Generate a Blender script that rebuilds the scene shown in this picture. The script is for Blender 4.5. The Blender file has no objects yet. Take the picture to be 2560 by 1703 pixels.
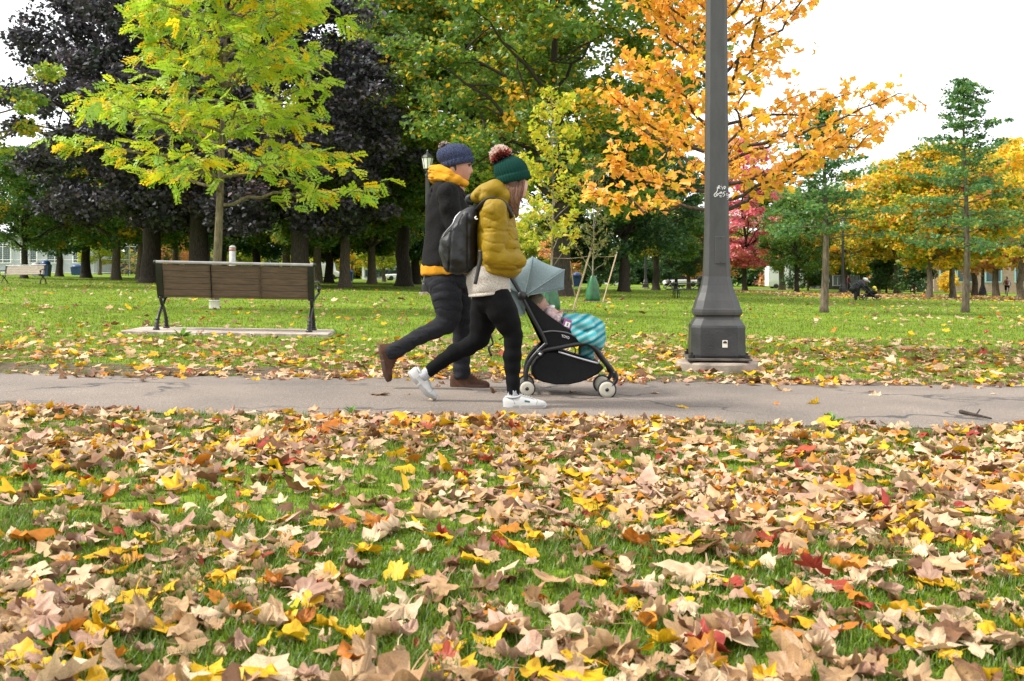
import bpy, math, random
import numpy as np
from mathutils import Vector

random.seed(7)
rng = np.random.default_rng(11)
sc = bpy.context.scene
C = sc.collection

# ------------------------------------------------------------------ camera, sky, sun, exposure
FPX = 2489.0            # focal length in pixels of the 2560 px wide photograph (35 mm lens)
HCAM = 0.90
YH = 691.0              # eye level row
SLOPE = -0.0203         # the park falls gently to the right
cam_d = bpy.data.cameras.new('camera')
cam = bpy.data.objects.new('camera', cam_d); C.objects.link(cam)
cam.location = (0, 0, HCAM); cam.rotation_euler = (math.radians(90), 0, 0)
cam_d.lens = 35.0; cam_d.sensor_width = 36.0
cam_d.shift_y = -(851.5 - YH) / 2560.0
cam_d.clip_start = 0.05; cam_d.clip_end = 2000
cam_d.dof.use_dof = True; cam_d.dof.focus_distance = 7.6; cam_d.dof.aperture_fstop = 8.0
sc.camera = cam

SUN_EL, SUN_AZ = math.radians(46), math.radians(-98)     # azimuth from +Y (straight ahead) to the left
wd = bpy.data.worlds.new('World'); sc.world = wd; wd.use_nodes = True
wn, wl = wd.node_tree.nodes, wd.node_tree.links
bg = wn['Background']
sky = wn.new('ShaderNodeTexSky'); sky.sky_type = 'NISHITA'; sky.sun_disc = False
sky.sun_elevation = SUN_EL; sky.sun_rotation = SUN_AZ
tc = wn.new('ShaderNodeTexCoord'); nz = wn.new('ShaderNodeTexNoise'); nz.inputs['Scale'].default_value = 2.2
nz.inputs['Detail'].default_value = 6
cr = wn.new('ShaderNodeValToRGB')
cr.color_ramp.elements[0].position = 0.3; cr.color_ramp.elements[0].color = (9.0, 9.3, 9.8, 1)
cr.color_ramp.elements[1].position = 0.7; cr.color_ramp.elements[1].color = (11.5, 11.5, 11.5, 1)
mx = wn.new('ShaderNodeMix'); mx.data_type = 'RGBA'; mx.inputs['Factor'].default_value = 0.9
wl.new(tc.outputs['Generated'], nz.inputs['Vector']); wl.new(nz.outputs['Fac'], cr.inputs['Fac'])
wl.new(sky.outputs['Color'], mx.inputs['A']); wl.new(cr.outputs['Color'], mx.inputs['B'])
wl.new(mx.outputs['Result'], bg.inputs['Color']); bg.inputs['Strength'].default_value = 0.085

sd = bpy.data.lights.new('sun', 'SUN'); sd.energy = 2.6; sd.angle = math.radians(9); sd.color = (1.0, 0.95, 0.86)
sun = bpy.data.objects.new('sun', sd); C.objects.link(sun)
_s = Vector((math.sin(SUN_AZ) * math.cos(SUN_EL), math.cos(SUN_AZ) * math.cos(SUN_EL), math.sin(SUN_EL)))
sun.rotation_euler = (-_s).to_track_quat('-Z', 'Y').to_euler(); sun.location = (0, 0, 30)

sc.view_settings.view_transform = 'Standard'; sc.view_settings.look = 'None'
sc.view_settings.gamma = 1.0; sc.view_settings.use_curve_mapping = False
sc.view_settings.exposure = 1.18
sc.render.engine = 'CYCLES'
cy = sc.cycles
cy.max_bounces = 6; cy.diffuse_bounces = 3; cy.glossy_bounces = 2; cy.transmission_bounces = 3; cy.transparent_max_bounces = 4
cy.use_denoising = True
cy.sample_clamp_indirect = 6.0

# ------------------------------------------------------------------ helpers: places
def G(x): return SLOPE * x                                  # ground height
def W(px, py, Y):                                           # photograph pixel (2560 wide) at distance Y -> point
    return np.array([(px - 1280.0) / FPX * Y, Y, HCAM - (py - YH) / FPX * Y])
def crop(x0, y0, s): return lambda x, y, Y: W(x0 + x / s, y0 + y / s, Y)
cA = crop(920, 340, 3.683); cB = crop(920, 660, 3.683); cC = crop(1020, 350, 7.127)
cD = crop(1040, 480, 5.227); cE = crop(1280, 620, 3.921)

# ------------------------------------------------------------------ helpers: objects
ORG = {}
def props(o, label=None, cat=None, group=None, kind=None):
    if label: o['label'] = label
    if cat: o['category'] = cat
    if group: o['group'] = group
    if kind: o['kind'] = kind
    return o
def thing(name, label, cat, loc, group=None):
    o = bpy.data.objects.new(name, None); C.objects.link(o)
    o.empty_display_size = 0.1
    o.location = tuple(float(a) for a in loc); ORG[o.name] = np.array(loc, float)
    return props(o, label, cat, group)
def org_of(o):
    while o.parent is not None: o = o.parent
    return ORG.get(o.name, np.zeros(3))
def mesh_np(name, V, F, col=None, smooth=False):
    V = np.asarray(V, np.float32); me = bpy.data.meshes.new(name)
    if not isinstance(F, np.ndarray):
        me.from_pydata(V.tolist(), [], [list(map(int, f)) for f in F])
    else:
        n, k = F.shape
        me.vertices.add(len(V)); me.vertices.foreach_set('co', V.ravel())
        me.loops.add(n * k); me.loops.foreach_set('vertex_index', F.astype(np.int32).ravel())
        me.polygons.add(n); me.polygons.foreach_set('loop_start', np.arange(0, n * k, k, dtype=np.int32))
        me.update(calc_edges=True)
    if smooth: me.polygons.foreach_set('use_smooth', np.ones(len(me.polygons), bool))
    if col is not None:
        ca = me.color_attributes.new('Col', 'FLOAT_COLOR', 'POINT')
        c = np.ones((len(V), 4), np.float32); c[:, :3] = col
        ca.data.foreach_set('color', c.ravel())
    return me
def mk(name, V, F, mat, parent=None, smooth=False, col=None, local=False):
    V = np.asarray(V, float)
    if parent is not None and not local: V = V - org_of(parent)
    me = mesh_np(name, V, F, col, smooth)
    if mat is not None: me.materials.append(mat)
    o = bpy.data.objects.new(name, me); C.objects.link(o)
    if parent is not None: o.parent = parent
    return o
def inst(name, me, parent=None, loc=(0, 0, 0), rot=(0, 0, 0), scale=1.0):
    o = bpy.data.objects.new(name, me); C.objects.link(o)
    o.location = tuple(float(a) for a in loc); o.rotation_euler = tuple(float(a) for a in rot)
    o.scale = (scale,) * 3 if np.isscalar(scale) else scale
    if parent is not None: o.parent = parent
    return o
def copy_tree(o, parent=None):
    c = o.copy(); C.objects.link(c); c.parent = parent
    if o.name in ORG: ORG[c.name] = ORG[o.name].copy()
    for ch in list(o.children): copy_tree(ch, c)
    return c

class MB:                                                   # mesh collector
    def __init__(s): s.v = []; s.f = []; s.n = 0
    def add(s, V, F):
        V = np.asarray(V, float)
        s.v.append(V); s.f += [tuple(int(i) + s.n for i in f) for f in F]; s.n += len(V); return s
    def box(s, c, size, R=None, bev=0.0):
        hx, hy, hz = np.asarray(size, float) / 2
        if bev <= 0:
            V = np.array([[x, y, z] for z in (-hz, hz) for y in (-hy, hy) for x in (-hx, hx)])
            F = [(0, 2, 3, 1), (4, 5, 7, 6), (0, 1, 5, 4), (2, 6, 7, 3), (0, 4, 6, 2), (1, 3, 7, 5)]
        else:
            b = min(bev, hx * .9, hy * .9, hz * .9); V = []; F = []
            def ring(z, e): return [(-hx + e, -hy + b, z), (-hx + b, -hy + e, z), (hx - b, -hy + e, z), (hx - e, -hy + b, z),
                                    (hx - e, hy - b, z), (hx - b, hy - e, z), (-hx + b, hy - e, z), (-hx + e, hy - b, z)]
            for z, e in ((-hz, b), (-hz + b, 0), (hz - b, 0), (hz, b)):
                V += [(x, y, z) for x, y, z in (ring(z, 0) if e == 0 else [(np.sign(x) * (abs(x) - b * .0), y, z) for x, y, z in ring(z, e * .8)])]
            for r in range(3):
                for i in range(8):
                    j = (i + 1) % 8; F.append((r * 8 + i, r * 8 + j, r * 8 + 8 + j, r * 8 + 8 + i))
            F.append(tuple(range(7, -1, -1))); F.append(tuple(range(24, 32))); V = np.array(V)
        if R is not None: V = V @ np.asarray(R).T
        return s.add(V + np.asarray(c, float), F)
    def tube(s, P, r, n=8, cap=True, flat=None):
        P = np.asarray(P, float); m = len(P)
        r = np.full(m, r) if np.isscalar(r) else np.asarray(r, float)
        T = np.gradient(P, axis=0); T /= np.linalg.norm(T, axis=1)[:, None] + 1e-12
        up = np.array([0, 0, 1.0]) if abs(T[0, 2]) < .9 else np.array([1.0, 0, 0])
        N = np.cross(T[0], up); N /= np.linalg.norm(N); V = []
        a = np.linspace(0, 2 * math.pi, n, endpoint=False)
        fx, fy = (1, 1) if flat is None else flat
        for i in range(m):
            N = N - T[i] * np.dot(N, T[i]); N /= np.linalg.norm(N) + 1e-12; B = np.cross(T[i], N)
            V.append(P[i] + r[i] * (np.cos(a)[:, None] * N * fx + np.sin(a)[:, None] * B * fy))
        V = np.concatenate(V); F = []
        for i in range(m - 1):
            for j in range(n):
                k = (j + 1) % n; F.append((i * n + j, i * n + k, i * n + n + k, i * n + n + j))
        if cap: F.append(tuple(range(n - 1, -1, -1))); F.append(tuple((m - 1) * n + j for j in range(n)))
        return s.add(V, F)
    def lathe(s, c, prof, n=16, axis=2, ph=0.0, sx=1.0, sy=1.0):        # prof: (radius, height)
        a = np.linspace(0, 2 * math.pi, n, endpoint=False) + ph; V = []
        for r, z in prof: V.append(np.stack([r * np.cos(a) * sx, r * np.sin(a) * sy, np.full(n, z)], 1))
        V = np.concatenate(V); m = len(prof); F = []
        for i in range(m - 1):
            for j in range(n):
                k = (j + 1) % n; F.append((i * n + j, i * n + k, i * n + n + k, i * n + n + j))
        F.append(tuple(range(n - 1, -1, -1))); F.append(tuple((m - 1) * n + j for j in range(n)))
        if axis == 1: V = V[:, [0, 2, 1]] * np.array([1, 1, -1])
        if axis == 0: V = V[:, [2, 1, 0]]
        return s.add(V + np.asarray(c, float), F)
    def grid(s, P, closed_u=False):                         # P: (m, n, 3)
        P = np.asarray(P, float); m, n = P.shape[:2]; F = []
        for i in range(m - 1):
            for j in range(n if closed_u else n - 1):
                k = (j + 1) % n; F.append((i * n + j, i * n + k, i * n + n + k, i * n + n + j))
        return s.add(P.reshape(-1, 3), F)
    def prism(s, poly, y0, y1):                             # poly in x,z extruded along y
        n = len(poly); V = [(x, y0, z) for x, z in poly] + [(x, y1, z) for x, z in poly]
        F = [tuple(range(n)), tuple(range(2 * n - 1, n - 1, -1))] + [(i, n + i, n + (i + 1) % n, (i + 1) % n) for i in range(n)]
        return s.add(V, F)
    def build(s, name, mat, parent=None, smooth=False, local=False, col=None):
        V = np.concatenate(s.v)
        return mk(name, V, s.f, mat, parent, smooth, col, local)

def spline(P, n):                                           # Catmull-Rom through points
    P = np.asarray(P, float); m = len(P)
    Q = np.vstack([2 * P[0] - P[1], P, 2 * P[-1] - P[-2]])
    t = np.linspace(0, m - 1 - 1e-9, n); i = t.astype(int); u = (t - i)[:, None]
    p0, p1, p2, p3 = Q[i], Q[i + 1], Q[i + 2], Q[i + 3]
    return 0.5 * (2 * p1 + (p2 - p0) * u + (2 * p0 - 5 * p1 + 4 * p2 - p3) * u ** 2 + (3 * p1 - p0 - 3 * p2 + p3) * u ** 3)
def rotm(rx, ry, rz):                                       # arrays -> (n,3,3) Rz Ry Rx
    cx, sx, cyy, sy, cz, sz = np.cos(rx), np.sin(rx), np.cos(ry), np.sin(ry), np.cos(rz), np.sin(rz)
    return np.stack([np.stack([cz * cyy, cz * sy * sx - sz * cx, cz * sy * cx + sz * sx], -1),
                     np.stack([sz * cyy, sz * sy * sx + cz * cx, sz * sy * cx - cz * sx], -1),
                     np.stack([-sy, cyy * sx, cyy * cx], -1)], -2)
def Rz(a): return rotm(np.array(0.), np.array(0.), np.array(float(a)))
def Ry(a): return rotm(np.array(0.), np.array(float(a)), np.array(0.))
def Rx(a): return rotm(np.array(float(a)), np.array(0.), np.array(0.))
def scatter(v, f, pos, R, scale, col, mott=0.0):                      # copies of one small mesh -> arrays
    n, nv = len(pos), len(v); scale = np.broadcast_to(np.asarray(scale, float), (n,))
    V = np.einsum('nij,vj->nvi', R, v) * scale[:, None, None] + pos[:, None, :]
    F = f[None] + (np.arange(n) * nv)[:, None, None]
    return V.reshape(-1, 3), F.reshape(-1, f.shape[1]), np.repeat(col, nv, 0) * (1 + mott * rng.normal(0, 1, (n * nv, 1)))
def joinarr(parts):
    Vs, Fs, Cs, o = [], [], [], 0
    for V, F, c in parts: Vs.append(V); Fs.append(F + o); Cs.append(c); o += len(V)
    return np.concatenate(Vs), np.concatenate(Fs), np.concatenate(Cs)

class SinNoise:
    def __init__(s, seed, n=10, f0=1.0, f1=4.0):
        g = np.random.default_rng(seed); d = g.normal(size=(n, 3)); d /= np.linalg.norm(d, axis=1)[:, None]
        s.k = d * np.exp(g.uniform(np.log(f0), np.log(f1), n))[:, None] * 2 * math.pi; s.p = g.uniform(0, 6.28, n); s.n = n
    def __call__(s, P, st=(1, 1, 1)):
        P = P * np.asarray(st); r = 0
        for k, p in zip(s.k, s.p): r = r + np.sin(P @ k + p)
        return r / math.sqrt(s.n)

def crease(seed, f0, f1, st, w=.28):                        # thin valley lines of cloth folds, 0..1
    n = SinNoise(seed, 9, f0, f1); n2 = SinNoise(seed + 100, 6, f0 * .4, f0)
    return lambda P: np.clip(1 - np.abs(n(P, st)) / w, 0, 1) ** 1.5 * np.clip(.5 + n2(P), 0, 1.2)
# ------------------------------------------------------------------ helpers: implicit surfaces
def smin(a, b, k):
    if k <= 0: return np.minimum(a, b)
    h = np.clip(0.5 + 0.5 * (b - a) / k, 0, 1); return b * (1 - h) + a * h - k * h * (1 - h)
class SDF:
    def __init__(s, lo, hi, h):
        s.lo = np.asarray(lo, float); s.h = h; s.n = np.ceil((np.asarray(hi) - s.lo) / h).astype(int) + 1
        s.D = np.full(s.n, 0.3); s.ax = [s.lo[i] + h * np.arange(s.n[i]) for i in range(3)]
    def sub(s, lo, hi):
        a = np.clip(np.floor((np.asarray(lo) - s.lo) / s.h).astype(int), 0, s.n); b = np.clip(np.ceil((np.asarray(hi) - s.lo) / s.h).astype(int) + 1, 0, s.n)
        sl = tuple(slice(a[i], b[i]) for i in range(3))
        if any(b[i] <= a[i] for i in range(3)): return None, None
        P = np.stack(np.meshgrid(*[s.ax[i][sl[i]] for i in range(3)], indexing='ij'), -1)
        return sl, P
    def put(s, fn, lo, hi, k=0.0, op='u'):
        pad = k + 3 * s.h; sl, P = s.sub(np.asarray(lo) - pad, np.asarray(hi) + pad)
        if sl is None: return s
        d = fn(P)
        if op == 'u': s.D[sl] = smin(s.D[sl], d, k)
        elif op == 'c': s.D[sl] = -smin(-s.D[sl], d, k)       # carve
        else: s.D[sl] = s.D[sl] + d                           # displace
        return s
    def cap(s, a, b, ra, rb, k=0.0, sc=(1, 1, 1), op='u'):
        a, b, sc = np.asarray(a, float), np.asarray(b, float), np.asarray(sc, float); r = max(ra, rb) * max(1, sc.max())
        def fn(P):
            A, B = a / sc, b / sc; p = P / sc - A; ba = B - A; L = max((ba ** 2).sum(), 1e-9)
            t = np.clip((p @ ba) / L, 0, 1); q = p - t[..., None] * ba
            return (np.sqrt((q ** 2).sum(-1)) - (ra + t * (rb - ra))) * sc.min()
        return s.put(fn, np.minimum(a, b) - r, np.maximum(a, b) + r, k, op)
    def chain(s, P, R, k=0.02, sc=(1, 1, 1)):
        for i in range(len(P) - 1): s.cap(P[i], P[i + 1], R[i], R[i + 1], k, sc)
        return s
    def ell(s, c, r, k=0.0, R=None, op='u'):
        c, r = np.asarray(c, float), np.asarray(r, float); m = r.max()
        def fn(P):
            p = P - c
            if R is not None: p = p @ np.asarray(R)
            k0 = np.sqrt(((p / r) ** 2).sum(-1)); k1 = np.sqrt(((p / r ** 2) ** 2).sum(-1)) + 1e-9
            return k0 * (k0 - 1) / k1
        return s.put(fn, c - m, c + m, k, op)
    def prof(s, z, x0, x1, cyv, ry, k=0.0, p=2.0):           # stacked elliptical sections at heights z (rising)
        z, x0, x1, ry = [np.asarray(q, float) for q in (z, x0, x1, ry)]; cyv = np.broadcast_to(np.asarray(cyv, float), z.shape)
        def fn(P):
            Z = P[..., 2]; a = np.interp(Z, z, x0); b = np.interp(Z, z, x1); w = np.interp(Z, z, ry); c = np.interp(Z, z, cyv)
            rx = (b - a) / 2; cx = (a + b) / 2
            d = ((np.abs((P[..., 0] - cx) / rx) ** p + np.abs((P[..., 1] - c) / w) ** p) ** (1 / p) - 1) * np.minimum(rx, w)
            e = np.maximum(z[0] - Z, Z - z[-1]); return -smin(-d, -e, 0.03)
        return s.put(fn, (x0.min(), (cyv - ry).min(), z[0]), (x1.max(), (cyv + ry).max(), z[-1]), k)
    def mesh(s):
        D = s.D; n = np.array(D.shape); S = D < 0
        def c8(A): return [A[i:n[0] - 1 + i, j:n[1] - 1 + j, k:n[2] - 1 + k] for i in (0, 1) for j in (0, 1) for k in (0, 1)]
        cs = c8(S); tot = sum(c.astype(np.int8) for c in cs); act = (tot > 0) & (tot < 8)
        I = np.argwhere(act); idx = -np.ones(act.shape, np.int64); idx[act] = np.arange(len(I))
        vals = np.stack([c[act] for c in c8(D)], 1); off = np.array([(i, j, k) for i in (0, 1) for j in (0, 1) for k in (0, 1)], float)
        acc = np.zeros((len(I), 3)); cnt = np.zeros(len(I))
        for a in range(8):
            for b in range(a + 1, 8):
                if np.abs(off[a] - off[b]).sum() != 1: continue
                va, vb = vals[:, a], vals[:, b]; m = (va < 0) != (vb < 0)
                t = va[m] / (va[m] - vb[m]); acc[m] += off[a] + t[:, None] * (off[b] - off[a]); cnt[m] += 1
        V = (I + acc / np.maximum(cnt, 1)[:, None]) * s.h + s.lo; F = []
        for ax in range(3):
            u, w = (ax + 1) % 3, (ax + 2) % 3
            sl0 = [slice(None)] * 3; sl1 = [slice(None)] * 3; sl0[ax] = slice(0, -1); sl1[ax] = slice(1, None)
            A, B = S[tuple(sl0)], S[tuple(sl1)]; E = np.argwhere(A != B)
            ok = (E[:, u] > 0) & (E[:, w] > 0) & (E[:, u] < n[u] - 1) & (E[:, w] < n[w] - 1); E = E[ok]
            if not len(E): continue
            flip = A[tuple(E.T)]; q = []
            for du, dw in ((-1, -1), (0, -1), (0, 0), (-1, 0)):
                e = E.copy(); e[:, u] += du; e[:, w] += dw; q.append(idx[tuple(e.T)])
            q = np.stack(q, 1); q[~flip] = q[~flip][:, ::-1]; F.append(q)
        F = np.concatenate(F); F = F[(F >= 0).all(1)]
        return V, F
    def build(s, name, mat, parent=None, col=None):
        V, F = s.mesh(); return mk(name, V, F, mat, parent, True, None if col is None else col(V))

# ------------------------------------------------------------------ materials
def nodes_of(name):
    m = bpy.data.materials.new(name); m.use_nodes = True
    return m, m.node_tree.nodes, m.node_tree.links, m.node_tree.nodes['Principled BSDF']
def plain(name, col, rough=0.6, metal=0.0, var=0.15, scale=12.0, bump=0.0, bscale=60.0, spec=0.5, sheen=0.0, stretch=(1, 1, 1)):
    m, N, L, b = nodes_of(name); b.inputs['Roughness'].default_value = rough; b.inputs['Metallic'].default_value = metal
    b.inputs['Specular IOR Level'].default_value = spec
    if sheen: pass
    t = N.new('ShaderNodeTexCoord'); mp = N.new('ShaderNodeMapping'); mp.inputs['Scale'].default_value = stretch
    L.new(t.outputs['Object'], mp.inputs['Vector'])
    n = N.new('ShaderNodeTexNoise'); n.inputs['Scale'].default_value = scale; n.inputs['Detail'].default_value = 5
    L.new(mp.outputs['Vector'], n.inputs['Vector'])
    r = N.new('ShaderNodeValToRGB'); c = np.array(col[:3], float)
    r.color_ramp.elements[0].position = .3; r.color_ramp.elements[1].position = .7
    r.color_ramp.elements[0].color = (*np.clip(c * (1 - var), 0, 1), 1); r.color_ramp.elements[1].color = (*np.clip(c * (1 + var), 0, 1), 1)
    L.new(n.outputs['Fac'], r.inputs['Fac']); L.new(r.outputs['Color'], b.inputs['Base Color'])
    if bump > 0:
        n2 = N.new('ShaderNodeTexNoise'); n2.inputs['Scale'].default_value = bscale; n2.inputs['Detail'].default_value = 4
        L.new(mp.outputs['Vector'], n2.inputs['Vector'])
        bp = N.new('ShaderNodeBump'); bp.inputs['Strength'].default_value = bump; bp.inputs['Distance'].default_value = 0.01
        L.new(n2.outputs['Fac'], bp.inputs['Height']); L.new(bp.outputs['Normal'], b.inputs['Normal'])
    return m
def foliage(name, trans=0.35, gloss=0.06, rough=0.45, vary=0.0):
    m = bpy.data.materials.new(name); m.use_nodes = True; N, L = m.node_tree.nodes, m.node_tree.links
    N.remove(N['Principled BSDF']); out = N['Material Output']
    a = N.new('ShaderNodeAttribute'); a.attribute_name = 'Col'; src = a.outputs['Color']
    if vary > 0:
        t = N.new('ShaderNodeTexCoord'); n = N.new('ShaderNodeTexNoise'); n.inputs['Scale'].default_value = 28; n.inputs['Detail'].default_value = 4
        L.new(t.outputs['Object'], n.inputs['Vector'])
        r = N.new('ShaderNodeValToRGB'); r.color_ramp.elements[0].position = .35; r.color_ramp.elements[1].position = .65
        r.color_ramp.elements[0].color = (1 - vary, 1 - vary * 1.1, 1 - vary * 1.2, 1); r.color_ramp.elements[1].color = (1, 1, 1, 1)
        L.new(n.outputs['Fac'], r.inputs['Fac'])
        mm = N.new('ShaderNodeMix'); mm.data_type = 'RGBA'; mm.blend_type = 'MULTIPLY'; mm.inputs['Factor'].default_value = 1
        L.new(src, mm.inputs['A']); L.new(r.outputs['Color'], mm.inputs['B']); src = mm.outputs['Result']
    d = N.new('ShaderNodeBsdfDiffuse'); tr = N.new('ShaderNodeBsdfTranslucent'); g = N.new('ShaderNodeBsdfGlossy')
    g.inputs['Roughness'].default_value = rough; g.inputs['Color'].default_value = (.8, .85, .9, 1)
    m1 = N.new('ShaderNodeMixShader'); m1.inputs[0].default_value = trans; m2 = N.new('ShaderNodeMixShader'); m2.inputs[0].default_value = gloss
    L.new(src, d.inputs['Color']); L.new(src, tr.inputs['Color'])
    L.new(d.outputs[0], m1.inputs[1]); L.new(tr.outputs[0], m1.inputs[2]); L.new(m1.outputs[0], m2.inputs[1]); L.new(g.outputs[0], m2.inputs[2])
    L.new(m2.outputs[0], out.inputs['Surface'])
    return m
def bark(name, c0, c1):
    m, N, L, b = nodes_of(name); b.inputs['Roughness'].default_value = .9; b.inputs['Specular IOR Level'].default_value = .2
    t = N.new('ShaderNodeTexCoord'); mp = N.new('ShaderNodeMapping'); mp.inputs['Scale'].default_value = (9, 9, 1.6)
    L.new(t.outputs['Object'], mp.inputs['Vector']); n = N.new('ShaderNodeTexNoise'); n.inputs['Scale'].default_value = 2.5; n.inputs['Detail'].default_value = 7; n.inputs['Roughness'].default_value = .65
    L.new(mp.outputs['Vector'], n.inputs['Vector']); r = N.new('ShaderNodeValToRGB'); r.color_ramp.elements[0].position = .35; r.color_ramp.elements[1].position = .65
    r.color_ramp.elements[0].color = (*c0, 1); r.color_ramp.elements[1].color = (*c1, 1); L.new(n.outputs['Fac'], r.inputs['Fac']); L.new(r.outputs['Color'], b.inputs['Base Color'])
    bp = N.new('ShaderNodeBump'); bp.inputs['Strength'].default_value = .8; bp.inputs['Distance'].default_value = .03; L.new(n.outputs['Fac'], bp.inputs['Height']); L.new(bp.outputs['Normal'], b.inputs['Normal'])
    return m
LEAF = foliage('tree_leaf', .5, .03)
LEAF_DARK = foliage('purple_leaf', .2, .05, .55)
LITTER = foliage('fallen_leaf', .2, .025, .5, .3)
GRASS = foliage('grass_blade', .4, .03, .45)
BARK_DARK = bark('bark_dark', (.02, .016, .012), (.07, .055, .042))
BARK_MID = bark('bark_mid', (.06, .045, .03), (.19, .15, .11))
BARK_PALE = bark('bark_pale', (.13, .11, .08), (.32, .28, .21))

# ------------------------------------------------------------------ the ground
def y_near(x): return 6.17 + .02 * np.clip(x, -4, 4) ** 2 + .05 * np.sin(x * 1.3 + 1) + .035 * np.sin(x * 3.7) + .02 * np.sin(x * 9.1)
def y_far(x): return 8.62 + .075 * np.clip(x, -7, 7) + .06 * np.sin(x * 1.1 + 2) + .04 * np.sin(x * 4.3) + .02 * np.sin(x * 11.)

def lawn_material():
    m, N, L, b = nodes_of('lawn'); b.inputs['Roughness'].default_value = .95; b.inputs['Specular IOR Level'].default_value = .1
    t = N.new('ShaderNodeTexCoord')
    def noise(s, d=6):
        n = N.new('ShaderNodeTexNoise'); n.inputs['Scale'].default_value = s; n.inputs['Detail'].default_value = d; n.inputs['Roughness'].default_value = .65
        L.new(t.outputs['Object'], n.inputs['Vector']); return n
    n1, n2, n3 = noise(.35), noise(14, 8), noise(1.4, 8)
    def ramp(src, c0, c1, p0=.35, p1=.65):
        r = N.new('ShaderNodeValToRGB'); r.color_ramp.elements[0].position = p0; r.color_ramp.elements[1].position = p1
        r.color_ramp.elements[0].color = (*c0, 1); r.color_ramp.elements[1].color = (*c1, 1); L.new(src, r.inputs['Fac']); return r.outputs['Color']
    def mix(f, a, c, bt='MIX'):
        x = N.new('ShaderNodeMix'); x.data_type = 'RGBA'; x.blend_type = bt
        if isinstance(f, float): x.inputs['Factor'].default_value = f
        else: L.new(f, x.inputs['Factor'])
        L.new(a, x.inputs['A']); L.new(c, x.inputs['B']); return x.outputs['Result']
    g = mix(.55, ramp(n1.outputs['Fac'], (.10, .165, .01), (.17, .25, .018)), ramp(n2.outputs['Fac'], (.06, .105, .008), (.22, .30, .025)))
    soil = ramp(n2.outputs['Fac'], (.055, .04, .028), (.15, .11, .08))
    sp = N.new('ShaderNodeSeparateXYZ'); L.new(t.outputs['Object'], sp.inputs[0])
    # bare trodden earth along both path edges, broken up by noise
    def band(y0, w):
        a = N.new('ShaderNodeMath'); a.operation = 'SUBTRACT'; L.new(sp.outputs['Y'], a.inputs[0]); a.inputs[1].default_value = y0
        c = N.new('ShaderNodeMath'); c.operation = 'ABSOLUTE'; L.new(a.outputs[0], c.inputs[0])
        d = N.new('ShaderNodeMath'); d.operation = 'DIVIDE'; L.new(c.outputs[0], d.inputs[0]); d.inputs[1].default_value = w
        e = N.new('ShaderNodeMath'); e.operation = 'SUBTRACT'; e.inputs[0].default_value = 1.15; L.new(d.outputs[0], e.inputs[1]); return e
    b1, b2 = band(8.75, .75), band(6.15, .3)
    mxx = N.new('ShaderNodeMath'); mxx.operation = 'MAXIMUM'; L.new(b1.outputs[0], mxx.inputs[0]); L.new(b2.outputs[0], mxx.inputs[1])
    ad = N.new('ShaderNodeMath'); ad.operation = 'ADD'; L.new(mxx.outputs[0], ad.inputs[0]); L.new(n3.outputs['Fac'], ad.inputs[1])
    rr = N.new('ShaderNodeValToRGB'); rr.color_ramp.elements[0].position = .62; rr.color_ramp.elements[1].position = .95; L.new(ad.outputs[0], rr.inputs['Fac'])
    col = mix(rr.outputs['Color'], g, soil)
    # thin worn thatch patches everywhere
    r4 = N.new('ShaderNodeValToRGB'); r4.color_ramp.elements[0].position = .6; r4.color_ramp.elements[1].position = .8; L.new(n3.outputs['Fac'], r4.inputs['Fac'])
    col = mix(r4.outputs['Color'], col, ramp(n2.outputs['Fac'], (.10, .11, .03), (.2, .2, .06)))
    L.new(col, b.inputs['Base Color'])
    bp = N.new('ShaderNodeBump'); bp.inputs['Strength'].default_value = .7; bp.inputs['Distance'].default_value = .03
    L.new(n2.outputs['Fac'], bp.inputs['Height']); L.new(bp.outputs['Normal'], b.inputs['Normal'])
    return m
xs = np.concatenate([np.linspace(-600, -60, 10), np.linspace(-50, 50, 51), np.linspace(60, 600, 10)])
ys = np.concatenate([np.linspace(-30, 0, 4), np.linspace(1, 30, 59), np.linspace(35, 120, 18), np.linspace(150, 900, 10)])
X, Yg = np.meshgrid(xs, ys, indexing='xy'); P = np.stack([X, Yg, G(X)], -1)
mb = MB(); mb.grid(P); ground = mb.build('lawn_ground', lawn_material(), None, True); props(ground, 'gently sloping green park lawn', None, None, 'structure')

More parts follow.
